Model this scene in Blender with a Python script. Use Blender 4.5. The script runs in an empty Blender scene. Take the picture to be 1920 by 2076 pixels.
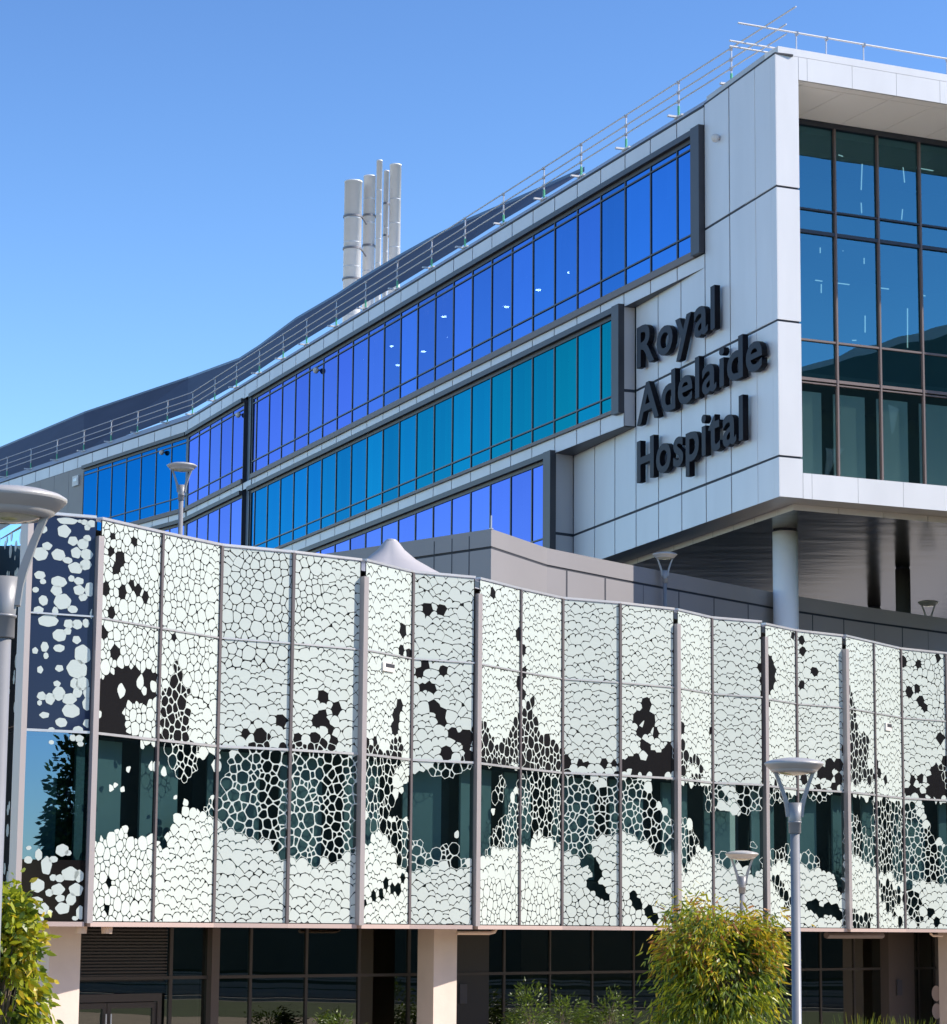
import bpy, math, random
import numpy as np
from mathutils import Vector, Matrix
from mathutils.geometry import tessellate_polygon

random.seed(7)
rng = np.random.default_rng(11)
S = bpy.context.scene
COL = S.collection
R = math.radians
EYE = 3.55            # eye height above the paving beside the pavilion

# ------------------------------------------------------------------ camera
F_PX, CX, CY = 5300.0, 960.0, 1038.0
PITCH = math.atan((1875.2 - CY) / F_PX)
ROLL = 0.0087
cam_d = bpy.data.cameras.new('camera')
cam = bpy.data.objects.new('camera', cam_d)
COL.objects.link(cam)
cam_d.sensor_fit = 'HORIZONTAL'
cam_d.sensor_width = 36.0
cam_d.lens = 36.0 * F_PX / 1920.0
cam_d.clip_start = 0.5
cam_d.clip_end = 6000
cam.matrix_world = Matrix.Translation((0, 0, 0)) @ Matrix.Rotation(math.pi / 2 + PITCH, 4, 'X') @ Matrix.Rotation(ROLL, 4, 'Z')
S.camera = cam

# ------------------------------------------------------------------ sky, sun, exposure
SUN_AZ, SUN_EL = 89.0, 37.0           # azimuth measured from -Y (behind the viewer) towards +X
W = bpy.data.worlds.new("World")
S.world = W
W.use_nodes = True
nt = W.node_tree
bg = nt.nodes['Background']
sky = nt.nodes.new('ShaderNodeTexSky')
sky.sky_type = 'NISHITA'
sky.sun_disc = False
sky.sun_elevation = R(SUN_EL)
sdir = Vector((math.sin(R(SUN_AZ)) * math.cos(R(SUN_EL)), -math.cos(R(SUN_AZ)) * math.cos(R(SUN_EL)), math.sin(R(SUN_EL))))
sky.sun_rotation = math.atan2(sdir.x, sdir.y)
sky.altitude = 0
sky.air_density = 1.0
sky.dust_density = 0.0
sky.ozone_density = 2.2
gam = nt.nodes.new('ShaderNodeGamma')          # deep polarised blue of the clear sky
gam.inputs[1].default_value = 1.6
scl = nt.nodes.new('ShaderNodeVectorMath'); scl.operation = 'MULTIPLY'; scl.inputs[1].default_value = (0.8, 0.8, 0.8)
nt.links.new(sky.outputs[0], scl.inputs[0])
nt.links.new(scl.outputs[0], gam.inputs[0])
nt.links.new(gam.outputs[0], bg.inputs[0])
bg.inputs[1].default_value = 0.080
sun_d = bpy.data.lights.new('sun', 'SUN')
sun_d.energy = 4.3
sun_d.angle = R(0.5)
sun_d.color = (1.0, 0.90, 0.78)
sun = bpy.data.objects.new('sun', sun_d)
COL.objects.link(sun)
sun.rotation_euler = sdir.to_track_quat('Z', 'Y').to_euler()
sun.location = (60, -20, 60)
S.view_settings.view_transform = 'Standard'
S.view_settings.look = 'None'
S.view_settings.gamma = 1.0
S.view_settings.exposure = 0.65
S.cycles.max_bounces = 8
S.cycles.transparent_max_bounces = 12
S.cycles.caustics_reflective = False
S.cycles.caustics_refractive = False

# ------------------------------------------------------------------ survey helpers (sight line of a point in the photo, metres from the eye)
def ray(px, py):
    c0, c1 = (px - CX) / F_PX, -(py - CY) / F_PX
    cr, sr = math.cos(ROLL), math.sin(ROLL)
    x, y, z = cr * c0 - sr * c1, sr * c0 + cr * c1, -1.0
    a = math.pi / 2 + PITCH
    return Vector((x, math.cos(a) * y - math.sin(a) * z, math.sin(a) * y + math.cos(a) * z))
def proj(p):
    a = math.pi / 2 + PITCH
    x, y, z = p[0], math.cos(a) * p[1] + math.sin(a) * p[2], -math.sin(a) * p[1] + math.cos(a) * p[2]
    cr, sr = math.cos(ROLL), math.sin(ROLL)
    x, y = cr * x + sr * y, -sr * x + cr * y
    return CX + F_PX * x / -z, CY - F_PX * y / -z
def at_height(px, py, z):
    r = ray(px, py)
    return r * (z / r.z)
def at_depth(px, py, y):
    r = ray(px, py)
    return r * (y / r.y)

class Frame:
    """A vertical wall plane: u along it, w outwards, z up."""
    def __init__(s, o, ang):
        s.o = Vector((o[0], o[1], 0))
        s.u = Vector((math.cos(R(ang)), math.sin(R(ang)), 0))
        n = Vector((s.u.y, -s.u.x, 0))
        if n.dot(-s.o) < 0: n = -n
        s.n = n
    def p(s, u, w, z):
        v = s.o + s.u * u + s.n * w
        return Vector((v.x, v.y, z))
    def hit(s, px, py, w=0.0):
        r = ray(px, py)
        return r * ((s.o + s.n * w).dot(s.n) / r.dot(s.n))
    def uz(s, px, py, w=0.0):
        q = s.hit(px, py, w)
        return (q - s.o).dot(s.u), q.z
    def box(s, mb, u0, u1, w0, w1, z0, z1, m=0):
        a = [s.p(u, w, z) for z in (z0, z1) for (u, w) in ((u0, w0), (u1, w0), (u1, w1), (u0, w1))]
        mb.hexa(a, m)
    def quad(s, mb, u0, u1, w, z0, z1, m=0):
        mb.poly([s.p(u0, w, z0), s.p(u1, w, z0), s.p(u1, w, z1), s.p(u0, w, z1)], m)

def chain(o):
    v = Vector((0, 0, 0))
    while o is not None:
        v += o.location
        o = o.parent
    return v

class MB:
    def __init__(s):
        s.V, s.F, s.M = [], [], []
    def poly(s, pts, m=0):
        b = len(s.V)
        s.V += [tuple(p) for p in pts]
        s.F.append(tuple(range(b, b + len(pts))))
        s.M.append(m)
    def hexa(s, a, m=0):
        b = len(s.V)
        s.V += [tuple(p) for p in a]
        c = sum((Vector(p) for p in a), Vector()) / 8
        for f in ((0, 1, 2, 3), (4, 5, 6, 7), (0, 1, 5, 4), (1, 2, 6, 5), (2, 3, 7, 6), (3, 0, 4, 7)):
            q = [Vector(a[i]) for i in f]
            nn = (q[1] - q[0]).cross(q[2] - q[0])
            if nn.dot(q[0] - c) < 0: f = f[::-1]
            s.F.append(tuple(b + i for i in f)); s.M.append(m)
    def box(s, c, size, m=0):
        x, y, z = c; a, b, d = size[0] / 2, size[1] / 2, size[2] / 2
        s.hexa([(x + i * a, y + j * b, z + k * d) for k in (-1, 1) for (i, j) in ((-1, -1), (1, -1), (1, 1), (-1, 1))], m)
    def prism(s, pts, z0, z1, m=0):
        n = len(pts)
        ar = sum(pts[i][0] * pts[(i + 1) % n][1] - pts[(i + 1) % n][0] * pts[i][1] for i in range(n))
        if ar < 0: pts = pts[::-1]
        s.poly([(p[0], p[1], z0) for p in pts[::-1]], m)
        s.poly([(p[0], p[1], z1) for p in pts], m)
        for i in range(n):
            a, b = pts[i], pts[(i + 1) % n]
            s.poly([(a[0], a[1], z0), (b[0], b[1], z0), (b[0], b[1], z1), (a[0], a[1], z1)], m)
    def lathe(s, prof, c=(0, 0, 0), n=32, m=0, cap=True):
        b = len(s.V)
        for (r, z) in prof:
            for i in range(n):
                a = 2 * math.pi * i / n
                s.V.append((c[0] + r * math.cos(a), c[1] + r * math.sin(a), c[2] + z))
        for k in range(len(prof) - 1):
            for i in range(n):
                j = (i + 1) % n
                s.F.append((b + k * n + i, b + k * n + j, b + (k + 1) * n + j, b + (k + 1) * n + i)); s.M.append(m)
        if cap:
            s.F.append(tuple(b + i for i in range(n))[::-1]); s.M.append(m)
            s.F.append(tuple(b + (len(prof) - 1) * n + i for i in range(n))); s.M.append(m)
    def tube(s, pts, rad, n=8, m=0):
        pts = [Vector(p) for p in pts]
        if not isinstance(rad, (list, tuple)): rad = [rad] * len(pts)
        b = len(s.V)
        for i, p in enumerate(pts):
            d = (pts[min(i + 1, len(pts) - 1)] - pts[max(i - 1, 0)]).normalized()
            e = d.cross(Vector((0, 0, 1)))
            if e.length < 1e-3: e = d.cross(Vector((0, 1, 0)))
            e.normalize(); f = d.cross(e)
            for k in range(n):
                a = 2 * math.pi * k / n
                s.V.append(tuple(p + (e * math.cos(a) + f * math.sin(a)) * rad[i]))
        for i in range(len(pts) - 1):
            for k in range(n):
                j = (k + 1) % n
                s.F.append((b + i * n + k, b + (i + 1) * n + k, b + (i + 1) * n + j, b + i * n + j)); s.M.append(m)
        s.F.append(tuple(b + k for k in range(n))); s.M.append(m)
        s.F.append(tuple(b + (len(pts) - 1) * n + k for k in range(n))[::-1]); s.M.append(m)
    def build(s, name, mats, parent=None, smooth=False, loc=None):
        me = bpy.data.meshes.new(name)
        off = chain(parent) if parent is not None else Vector((0, 0, 0))
        if loc is not None: off = off + Vector(loc)
        me.from_pydata([(v[0] - off.x, v[1] - off.y, v[2] - off.z) for v in s.V], [], s.F)
        if not isinstance(mats, (list, tuple)): mats = [mats]
        for m in mats: me.materials.append(m)
        if len(mats) > 1: me.polygons.foreach_set('material_index', s.M)
        if smooth: me.polygons.foreach_set('use_smooth', [True] * len(s.F))
        me.update()
        o = bpy.data.objects.new(name, me)
        COL.objects.link(o)
        if loc is not None: o.location = loc
        if parent is not None: o.parent = parent
        return o

def tag(o, label=None, cat=None, group=None, kind=None):
    if label: o['label'] = label
    if cat: o['category'] = cat
    if group: o['group'] = group
    if kind: o['kind'] = kind
    return o
def thing(name, label, cat, loc=(0, 0, 0), group=None):
    o = bpy.data.objects.new(name, None)
    o.empty_display_size = 0.3
    COL.objects.link(o)
    o.location = loc
    return tag(o, label, cat, group)
def copy_tree(o, parent=None):
    c = o.copy(); COL.objects.link(c)
    if parent is not None: c.parent = parent
    for ch in list(o.children): copy_tree(ch, c)
    return c

# ------------------------------------------------------------------ materials
def pmat(name, col, rough=0.5, metal=0.0, var=0.0, scale=3.0, spec=0.5, bump=0.0, bscale=20.0, stretch=None, coat=0.0):
    m = bpy.data.materials.new(name)
    m.use_nodes = True
    n, l = m.node_tree.nodes, m.node_tree.links
    b = n['Principled BSDF']
    b.inputs['Base Color'].default_value = (*col, 1)
    b.inputs['Roughness'].default_value = rough
    b.inputs['Metallic'].default_value = metal
    b.inputs['Specular IOR Level'].default_value = spec
    b.inputs['Coat Weight'].default_value = coat
    b.inputs['Coat Roughness'].default_value = 0.03
    if var or bump:
        tc = n.new('ShaderNodeTexCoord')
        mp = n.new('ShaderNodeMapping')
        if stretch: mp.inputs['Scale'].default_value = stretch
        l.new(tc.outputs['Object'], mp.inputs['Vector'])
    if var:
        t = n.new('ShaderNodeTexNoise'); t.inputs['Scale'].default_value = scale; t.inputs['Detail'].default_value = 6
        l.new(mp.outputs[0], t.inputs['Vector'])
        cr = n.new('ShaderNodeValToRGB')
        cr.color_ramp.elements[0].position = 0.3; cr.color_ramp.elements[1].position = 0.7
        cr.color_ramp.elements[0].color = (*[c * (1 - var) for c in col], 1)
        cr.color_ramp.elements[1].color = (*[min(1, c * (1 + var)) for c in col], 1)
        l.new(t.outputs['Fac'], cr.inputs[0]); l.new(cr.outputs[0], b.inputs['Base Color'])
    if bump:
        t2 = n.new('ShaderNodeTexNoise'); t2.inputs['Scale'].default_value = bscale; t2.inputs['Detail'].default_value = 2
        l.new(mp.outputs[0], t2.inputs['Vector'])
        bp = n.new('ShaderNodeBump'); bp.inputs['Strength'].default_value = 1.0; bp.inputs['Distance'].default_value = bump
        l.new(t2.outputs['Fac'], bp.inputs['Height']); l.new(bp.outputs[0], b.inputs['Normal'])
    return m
def emat(name, col, st):
    m = bpy.data.materials.new(name); m.use_nodes = True
    n, l = m.node_tree.nodes, m.node_tree.links
    n.clear()
    e = n.new('ShaderNodeEmission'); e.inputs[0].default_value = (*col, 1); e.inputs[1].default_value = st
    o = n.new('ShaderNodeOutputMaterial'); l.new(e.outputs[0], o.inputs[0])
    return m
def glass(name, refl, trans, lo, hi, rough=0.0, wave=0.0, wscale=0.4):
    """Thin architectural glass: tinted see-through mixed with a tinted mirror; lo/hi = mirror share facing / grazing."""
    m = bpy.data.materials.new(name); m.use_nodes = True
    n, l = m.node_tree.nodes, m.node_tree.links
    n.clear()
    g = n.new('ShaderNodeBsdfGlossy'); g.inputs['Color'].default_value = (*refl, 1); g.inputs['Roughness'].default_value = rough
    t = n.new('ShaderNodeBsdfTransparent'); t.inputs['Color'].default_value = (*trans, 1)
    lw = n.new('ShaderNodeLayerWeight'); lw.inputs['Blend'].default_value = 0.3
    mr = n.new('ShaderNodeMapRange'); mr.inputs['To Min'].default_value = lo; mr.inputs['To Max'].default_value = hi
    mx = n.new('ShaderNodeMixShader')
    o = n.new('ShaderNodeOutputMaterial')
    l.new(lw.outputs['Fresnel'], mr.inputs['Value']); l.new(mr.outputs[0], mx.inputs[0])
    l.new(t.outputs[0], mx.inputs[1]); l.new(g.outputs[0], mx.inputs[2]); l.new(mx.outputs[0], o.inputs[0])
    if wave:
        tc = n.new('ShaderNodeTexCoord'); t2 = n.new('ShaderNodeTexNoise')
        t2.inputs['Scale'].default_value = wscale; t2.inputs['Detail'].default_value = 1
        l.new(tc.outputs['Object'], t2.inputs['Vector'])
        bp = n.new('ShaderNodeBump'); bp.inputs['Distance'].default_value = wave
        l.new(t2.outputs['Fac'], bp.inputs['Height']); l.new(bp.outputs[0], g.inputs['Normal'])
    return m

M = {}
M['white'] = pmat('white_cladding', (0.72, 0.73, 0.75), 0.36, 0, 0.055, 0.55, bump=0.006, bscale=0.35, stretch=(1, 1, 0.3))
M['joint'] = pmat('joint_shadow_gap', (0.03, 0.035, 0.05), 0.7)
M['hair'] = pmat('hairline_joint', (0.30, 0.30, 0.31), 0.6)
M['coping'] = pmat('coping_grey', (0.52, 0.53, 0.55), 0.45, 0, 0.04, 0.6)
M['ret'] = pmat('return_grey', (0.50, 0.48, 0.49), 0.5)
M['frame'] = pmat('charcoal_frame', (0.045, 0.045, 0.055), 0.45, 0, 0.1, 1.0)
M['mullion'] = pmat('mullion_dark', (0.03, 0.035, 0.05), 0.4)
M['mullion_brown'] = pmat('mullion_brown', (0.16, 0.125, 0.12), 0.45)
M['brown'] = pmat('bronze_sill', (0.15, 0.12, 0.115), 0.5)
M['slot'] = pmat('slot_blue_grey', (0.16, 0.22, 0.30), 0.5)
M['taupe'] = pmat('taupe_cladding', (0.24, 0.215, 0.21), 0.5, 0, 0.05, 0.8)
M['roof'] = pmat('dark_roof_metal', (0.075, 0.075, 0.095), 0.5, 0.0, 0.12, 0.35, stretch=(1, 1, 3))
M['ridge'] = pmat('ridge_blue', (0.05, 0.10, 0.20), 0.4)
M['soffit'] = pmat('gloss_soffit', (0.020, 0.020, 0.022), 0.17, 0.0, 0.06, 0.3, spec=0.36, bump=0.02, bscale=0.9, stretch=(0.4, 0.9, 1), coat=0.0)
M['soffit_rim'] = pmat('soffit_rim', (0.24, 0.235, 0.23), 0.35)
M['soffit_strip'] = pmat('soffit_strip', (0.50, 0.45, 0.42), 0.45)
M['reveal'] = pmat('reveal_soffit', (0.90, 0.86, 0.81), 0.5)
M['column'] = pmat('white_column', (0.90, 0.89, 0.90), 0.35)
M['shaded_column'] = pmat('shaded_column', (0.06, 0.06, 0.06), 0.4)  # column colour darkened to hold the shade under the overhang
M['podium'] = pmat('podium_cladding', (0.25, 0.24, 0.25), 0.5, 0, 0.03, 0.6)
M['pod_deck'] = pmat('podium_deck', (0.36, 0.345, 0.33), 0.8, 0, 0.1, 0.5)
M['membrane'] = pmat('roof_membrane', (0.82, 0.81, 0.79), 0.8, 0, 0.04, 0.5)
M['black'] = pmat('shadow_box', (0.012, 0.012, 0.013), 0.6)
M['deck'] = pmat('deck_paving', (0.42, 0.40, 0.37), 0.8, 0, 0.1, 0.5)
M['interior'] = pmat('interior_dark', (0.05, 0.055, 0.06), 0.8)
M['ceiling'] = pmat('interior_ceiling', (0.25, 0.26, 0.27), 0.8)
M['blind'] = pmat('roller_blind', (0.75, 0.77, 0.76), 0.8)
M['steel'] = pmat('galvanised_steel', (0.55, 0.55, 0.56), 0.42, 0.6, 0.06, 1.5)
M['flue'] = pmat('flue_steel', (0.85, 0.85, 0.86), 0.45, 0.05, 0.05, 0.6)
M['flue_band'] = pmat('flue_band', (0.20, 0.20, 0.22), 0.5, 0.3)
M['rail'] = pmat('rail_tube', (0.55, 0.55, 0.58), 0.4, 0.4)
M['green'] = pmat('green_clamp', (0.10, 0.45, 0.25), 0.5)
M['letter'] = pmat('letter_navy', (0.010, 0.012, 0.025), 0.5, spec=0.18)
M['letter_side'] = pmat('letter_return', (0.006, 0.006, 0.010), 0.5, spec=0.15)
M['lamp'] = pmat('lamp_grey_paint', (0.27, 0.275, 0.29), 0.42, 0.15, 0.04, 4)
M['lamp_top'] = pmat('lamp_head_paint', (0.46, 0.45, 0.44), 0.38, 0.1, 0.03, 4)
M['lens'] = pmat('lamp_lens', (0.55, 0.55, 0.40), 0.12, 0, 0.25, 16, stretch=(1, 6, 1), coat=0.5)
M['frit'] = pmat('white_frit', (0.52, 0.585, 0.555), 0.35, 0, 0.02, 0.5, coat=0.12)
M['spandrel'] = pmat('spandrel_glass', (0.012, 0.011, 0.012), 0.06, spec=0.35)
M['black_glass'] = pmat('black_glass', (0.010, 0.009, 0.010), 0.08, spec=0.06)
M['sky_navy_glass'] = pmat('sky_navy_glass', (0.016, 0.026, 0.066), 0.05, spec=0.14)  # mirrored sky put into the base colour of this dark glass
M['vision'] = glass('vision_glass', (0.75, 0.85, 0.85), (0.32, 0.44, 0.46), 0.06, 0.6)
M['mirror_vision'] = glass('mirror_glass', (0.15, 0.27, 0.50), (0.2, 0.35, 0.4), 0.40, 0.9)
M['corner_glass'] = glass('corner_glass', (0.62, 0.82, 1.0), (0.3, 0.45, 0.5), 0.75, 0.95, wave=0.02, wscale=0.8)
M['inner_panel'] = pmat('inner_panel', (0.55, 0.68, 0.64), 0.7, 0, 0.04, 2)
M['inner_dark'] = pmat('inner_dark', (0.10, 0.125, 0.13), 0.8)
M['post'] = pmat('post_steel', (0.40, 0.37, 0.375), 0.4, 0.3)
M['thin_mullion'] = pmat('thin_mullion', (0.115, 0.10, 0.105), 0.45)
M['ledge'] = pmat('ledge_bronze', (0.46, 0.36, 0.33), 0.45)
M['concrete'] = pmat('precast_concrete', (0.63, 0.54, 0.48), 0.75, 0, 0.05, 1.5, bump=0.004, bscale=8)
M['soffit_dark'] = pmat('under_soffit', (0.10, 0.07, 0.06), 0.7)
M['gf_glass'] = glass('ground_glass', (0.62, 0.64, 0.58), (0.22, 0.25, 0.22), 0.13, 0.8, wave=0.003, wscale=0.42)
M['gf_dark'] = pmat('ground_interior', (0.035, 0.034, 0.032), 0.8)
M['gf_frame'] = pmat('bronze_frame', (0.035, 0.030, 0.028), 0.45)
M['louvre'] = pmat('louvre_brown', (0.030, 0.025, 0.023), 0.5)
M['canvas'] = pmat('canopy_canvas', (0.42, 0.41, 0.43), 0.7, 0, 0.03, 2)
M['vent'] = pmat('vent_white', (0.72, 0.70, 0.68), 0.5)
M['pipe'] = pmat('conduit_tan', (0.55, 0.43, 0.34), 0.5)
M['light'] = emat('downlight', (1.0, 0.98, 0.92), 25.0)
M['tube_light'] = emat('tube_light', (0.75, 0.95, 1.0), 0.55)
M['grass'] = pmat('lawn', (0.055, 0.105, 0.022), 0.9, 0, 0.35, 0.8)
M['paving'] = pmat('paving', (0.13, 0.125, 0.12), 0.85, 0, 0.12, 0.6)
M['asphalt'] = pmat('asphalt', (0.055, 0.055, 0.058), 0.85, 0, 0.15, 1.2)
M['kerb'] = pmat('kerb_concrete', (0.50, 0.48, 0.45), 0.8)
M['dk_building'] = pmat('dark_green_glazing', (0.060, 0.095, 0.085), 0.3, 0, 0.3, 0.05)
M['tan_roof'] = pmat('tan_roof_edge', (0.45, 0.41, 0.38), 0.5)
M['fin'] = pmat('white_fin', (0.85, 0.87, 0.85), 0.5)
M['bark'] = pmat('bark', (0.20, 0.15, 0.11), 0.9, 0, 0.25, 6)

def leafmat(name, col, tr):
    m = bpy.data.materials.new(name); m.use_nodes = True
    n, l = m.node_tree.nodes, m.node_tree.links
    b = n['Principled BSDF']; b.inputs['Base Color'].default_value = (*col, 1); b.inputs['Roughness'].default_value = 0.38
    t = n.new('ShaderNodeBsdfTranslucent'); t.inputs['Color'].default_value = (*tr, 1)
    mx = n.new('ShaderNodeMixShader'); mx.inputs[0].default_value = 0.35
    l.new(b.outputs[0], mx.inputs[1]); l.new(t.outputs[0], mx.inputs[2])
    l.new(mx.outputs[0], n['Material Output'].inputs[0])
    return m
LEAF = [leafmat('leaf_dark', (0.055, 0.090, 0.014), (0.10, 0.18, 0.02)),
        leafmat('leaf_mid', (0.12, 0.175, 0.022), (0.22, 0.33, 0.03)),
        leafmat('leaf_lime', (0.36, 0.38, 0.025), (0.52, 0.56, 0.03)),
        leafmat('leaf_yellow', (0.55, 0.40, 0.022), (0.7, 0.52, 0.03)),
        leafmat('leaf_russet', (0.36, 0.155, 0.045), (0.50, 0.22, 0.05))]

# ------------------------------------------------------------------ ground (slopes gently down to the pavilion)
def ground_z(y):
    return -2.05 - 0.0185 * min(max(y, -20.0), 80.0)
g = MB()
ys = [-3000, -400, -100, -20, 0, 20, 40, 60, 80, 120, 200, 500, 3000]
xs = [-3000, -200, -40, 0, 40, 100, 250, 3000]
for i in range(len(ys) - 1):
    for j in range(len(xs) - 1):
        g.poly([(xs[j], ys[i], ground_z(ys[i])), (xs[j + 1], ys[i], ground_z(ys[i])),
                (xs[j + 1], ys[i + 1], ground_z(ys[i + 1])), (xs[j], ys[i + 1], ground_z(ys[i + 1]))])
tag(g.build('ground', M['paving']), kind='structure')
def strip(name, mat, x0, x1, y0, y1, lift, h=0.0):
    b = MB()
    yy = sorted(set([y0, y1] + [k for k in (-20, 0, 20, 40, 60, 80) if y0 < k < y1]))
    for a, c in zip(yy, yy[1:]):
        z0, z1 = ground_z(a) + lift, ground_z(c) + lift
        if h:
            b.hexa([(x0, a, z0), (x1, a, z0), (x1, c, z1), (x0, c, z1), (x0, a, z0 + h), (x1, a, z0 + h), (x1, c, z1 + h), (x0, c, z1 + h)])
        else:
            b.poly([(x0, a, z0), (x1, a, z0), (x1, c, z1), (x0, c, z1)])
    return tag(b.build(name, mat), kind='structure')

strip('path', pmat('bounce_paving', (0.56, 0.44, 0.33), 0.85, 0, 0.1, 0.8), -34, 25.9, 42, 110, 0.004)  # unseen warm strip added to bounce sunlight onto the pillars
# ------------------------------------------------------------------ main hospital building
C0 = Vector((10.43, 88.0, 0))
P1 = Frame(C0, 108.5)
b0 = P1.hit(1428.4, 400)
P2 = Frame(b0, 112.5)
T_END = 67.7
b2 = P2.p(T_END, 0, 0)
P3 = Frame(b2, 123.3)
RF = Frame(C0, 24.5)
Z_BOT, Z_TOP = 14.53, 30.27
MOD = 2.25
R_END = 16.6

hosp = thing('hospital_building', 'large white clad hospital block with blue window bands and an overhanging glazed corner', 'building', (16.0, 100.0, ground_z(80)))

# -- corner wall (panels on a dark backing)
mb = MB()
us = [0.0, 0.39, 1.71, 3.96, 6.2, 8.46, 10.7, 12.97, 15.2, 17.42, 19.84]
zs = [Z_BOT, 15.93, 20.70, 25.48, 30.30]
P1.quad(mb, 0, 19.9, -0.03, Z_BOT, 19.3, 1)
P1.quad(mb, 0, 13.0, -0.03, 19.3, 24.06, 1)
P1.quad(mb, 0, 6.3, -0.03, 24.06, 30.30, 1)
for i in range(len(us) - 1):
    for j in range(4):
        zl, zh = zs[j], zs[j + 1]
        um = (us[i] + us[i + 1]) / 2
        top = 30.30 if um < 6.2 else (24.05 if um < 12.97 else 19.26)
        if zl >= top: continue
        gap = 0.042 if (us[i] > 0.1) else 0.0
        a = us[i] + (0.012 if abs(us[i] - 0.39) < .01 else gap)
        b = us[i + 1] - (0.012 if abs(us[i + 1] - 0.39) < .01 else 0.042)
        P1.box(mb, a, b, -0.028, 0.0, zl + (0.05 if j else 0.0), min(zh - 0.05, top), 0)
mb.build('corner_cladding', [M['white'], M['joint']], hosp)
# cornice above the corner wall
mb = MB()
P1.box(mb, 0.9, 6.2, -0.8, -0.10, 30.32, 30.60, 0)
P1.box(mb, 0.0, 6.2, -0.7, 0.01, 30.25, 30.32, 1)
mb.build('corner_coping', [M['coping'], M['joint']], hosp)

# -- projecting window-band wall
mb = MB()       # white fascia and strips
joints = [k * MOD for k in range(1, 31)]
def strip_panels(fr, u0, u1, z0, z1, w=0.0, js=joints, off=0.0):
    e = [u0] + [j + off for j in js if u0 + 0.3 < j + off < u1 - 0.3] + [u1]
    fr.quad(mb, u0, u1, w - 0.03, z0, z1, 1)
    for a, b in zip(e, e[1:]):
        fr.box(mb, a + 0.04, b - 0.04, w - 0.028, w, z0 + 0.01, z1 - 0.01, 0)
strip_panels(P2, 0.0, T_END, 29.48, 30.20)
strip_panels(P2, 0.0, 6.85, 24.04, 24.57)
strip_panels(P2, 6.85, T_END, 24.17, 24.57)
strip_panels(P2, 6.85, 13.4, 19.27, 19.92)
strip_panels(P2, 13.4, T_END, 19.40, 19.92)
strip_panels(P2, 14.0, T_END, 14.6, 15.2)
strip_panels(P3, 0.0, 42.0, 29.48, 30.20)
strip_panels(P3, 0.0, 26.0, 24.17, 24.57)
mb.build('spandrel_cladding', [M['white'], M['joint']], hosp)
mb = MB()       # coping sloping back behind the fascia
for fr, u1 in ((P2, T_END), (P3, 42.0)):
    mb.poly([fr.p(0, 0.02, 30.28), fr.p(u1, 0.02, 30.28), fr.p(u1, -0.55, 30.80), fr.p(0, -0.55, 30.80)], 0)
    fr.box(mb, 0, u1, -0.05, 0.025, 30.20, 30.278, 1)
mb.build('parapet_coping', [M['coping'], M['joint']], hosp)

# returns and stepped undersides
mb = MB()
A2, A3 = P2.p(6.86, -0.02, 0), P2.p(13.36, -0.02, 0)
D2, D3 = P1.p(13.06, 0.003, 0), P1.p(19.86, 0.003, 0)
def wallq(a, b, z0, z1, m): mb.poly([(a.x, a.y, z0), (b.x, b.y, z0), (b.x, b.y, z1), (a.x, a.y, z1)], m)
for a, b, lv in ((A2, D2, (19.30, 20.64, 20.76, 24.05)), (A3, D3, (14.5, 15.87, 15.99, 19.27))):
    wallq(a, b, lv[0], lv[1], 0); wallq(a, b, lv[1], lv[2], 1); wallq(a, b, lv[2], lv[3], 0)
def flat(pts, z, m): mb.poly([(p.x, p.y, z) for p in pts], m)
flat([P2.p(0, 0, 0), P2.p(6.9, 0, 0), D2], 24.04, 2)
flat([A2, P2.p(13.4, 0, 0), D3, D2], 19.26, 2)
mb.build('step_return', [M['ret'], M['joint'], M['frame']], hosp)

# window bands: frame (part) > panes (sub-parts)
GLASS = {}
def tinted(kind, f, val=1.0):
    """f 0..1 along the band from the corner; the bands carry differently tinted panes."""
    q = round(f * 6)
    key = (kind, q, val)
    if key not in GLASS:
        f = q / 6
        if kind == 'blue':
            r = (0.08 + 0.09 * f, 0.26 - 0.05 * f, 0.56)
            t = (0.36, 0.56, 0.95)
        elif kind == 'teal':
            r = (0.004 + 0.01 * f, 0.24 - 0.035 * f, 0.25 + 0.19 * f)
            t = (0.03, 0.92 - 0.14 * f, 0.80)
        elif kind == 'violet':
            r = (0.15, 0.21, 0.58)
            t = (0.30, 0.35, 0.8)
        else:
            r = (0.005, 0.13, 0.32)
            t = (0.02, 0.2, 0.4)
        r = tuple(c * val for c in r)
        GLASS[key] = glass('%s_tinted_glass' % kind, r, t, 0.40 if kind == 'teal' else 0.6, 0.95, wave=0.004, wscale=0.5)
    return GLASS[key]
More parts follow.
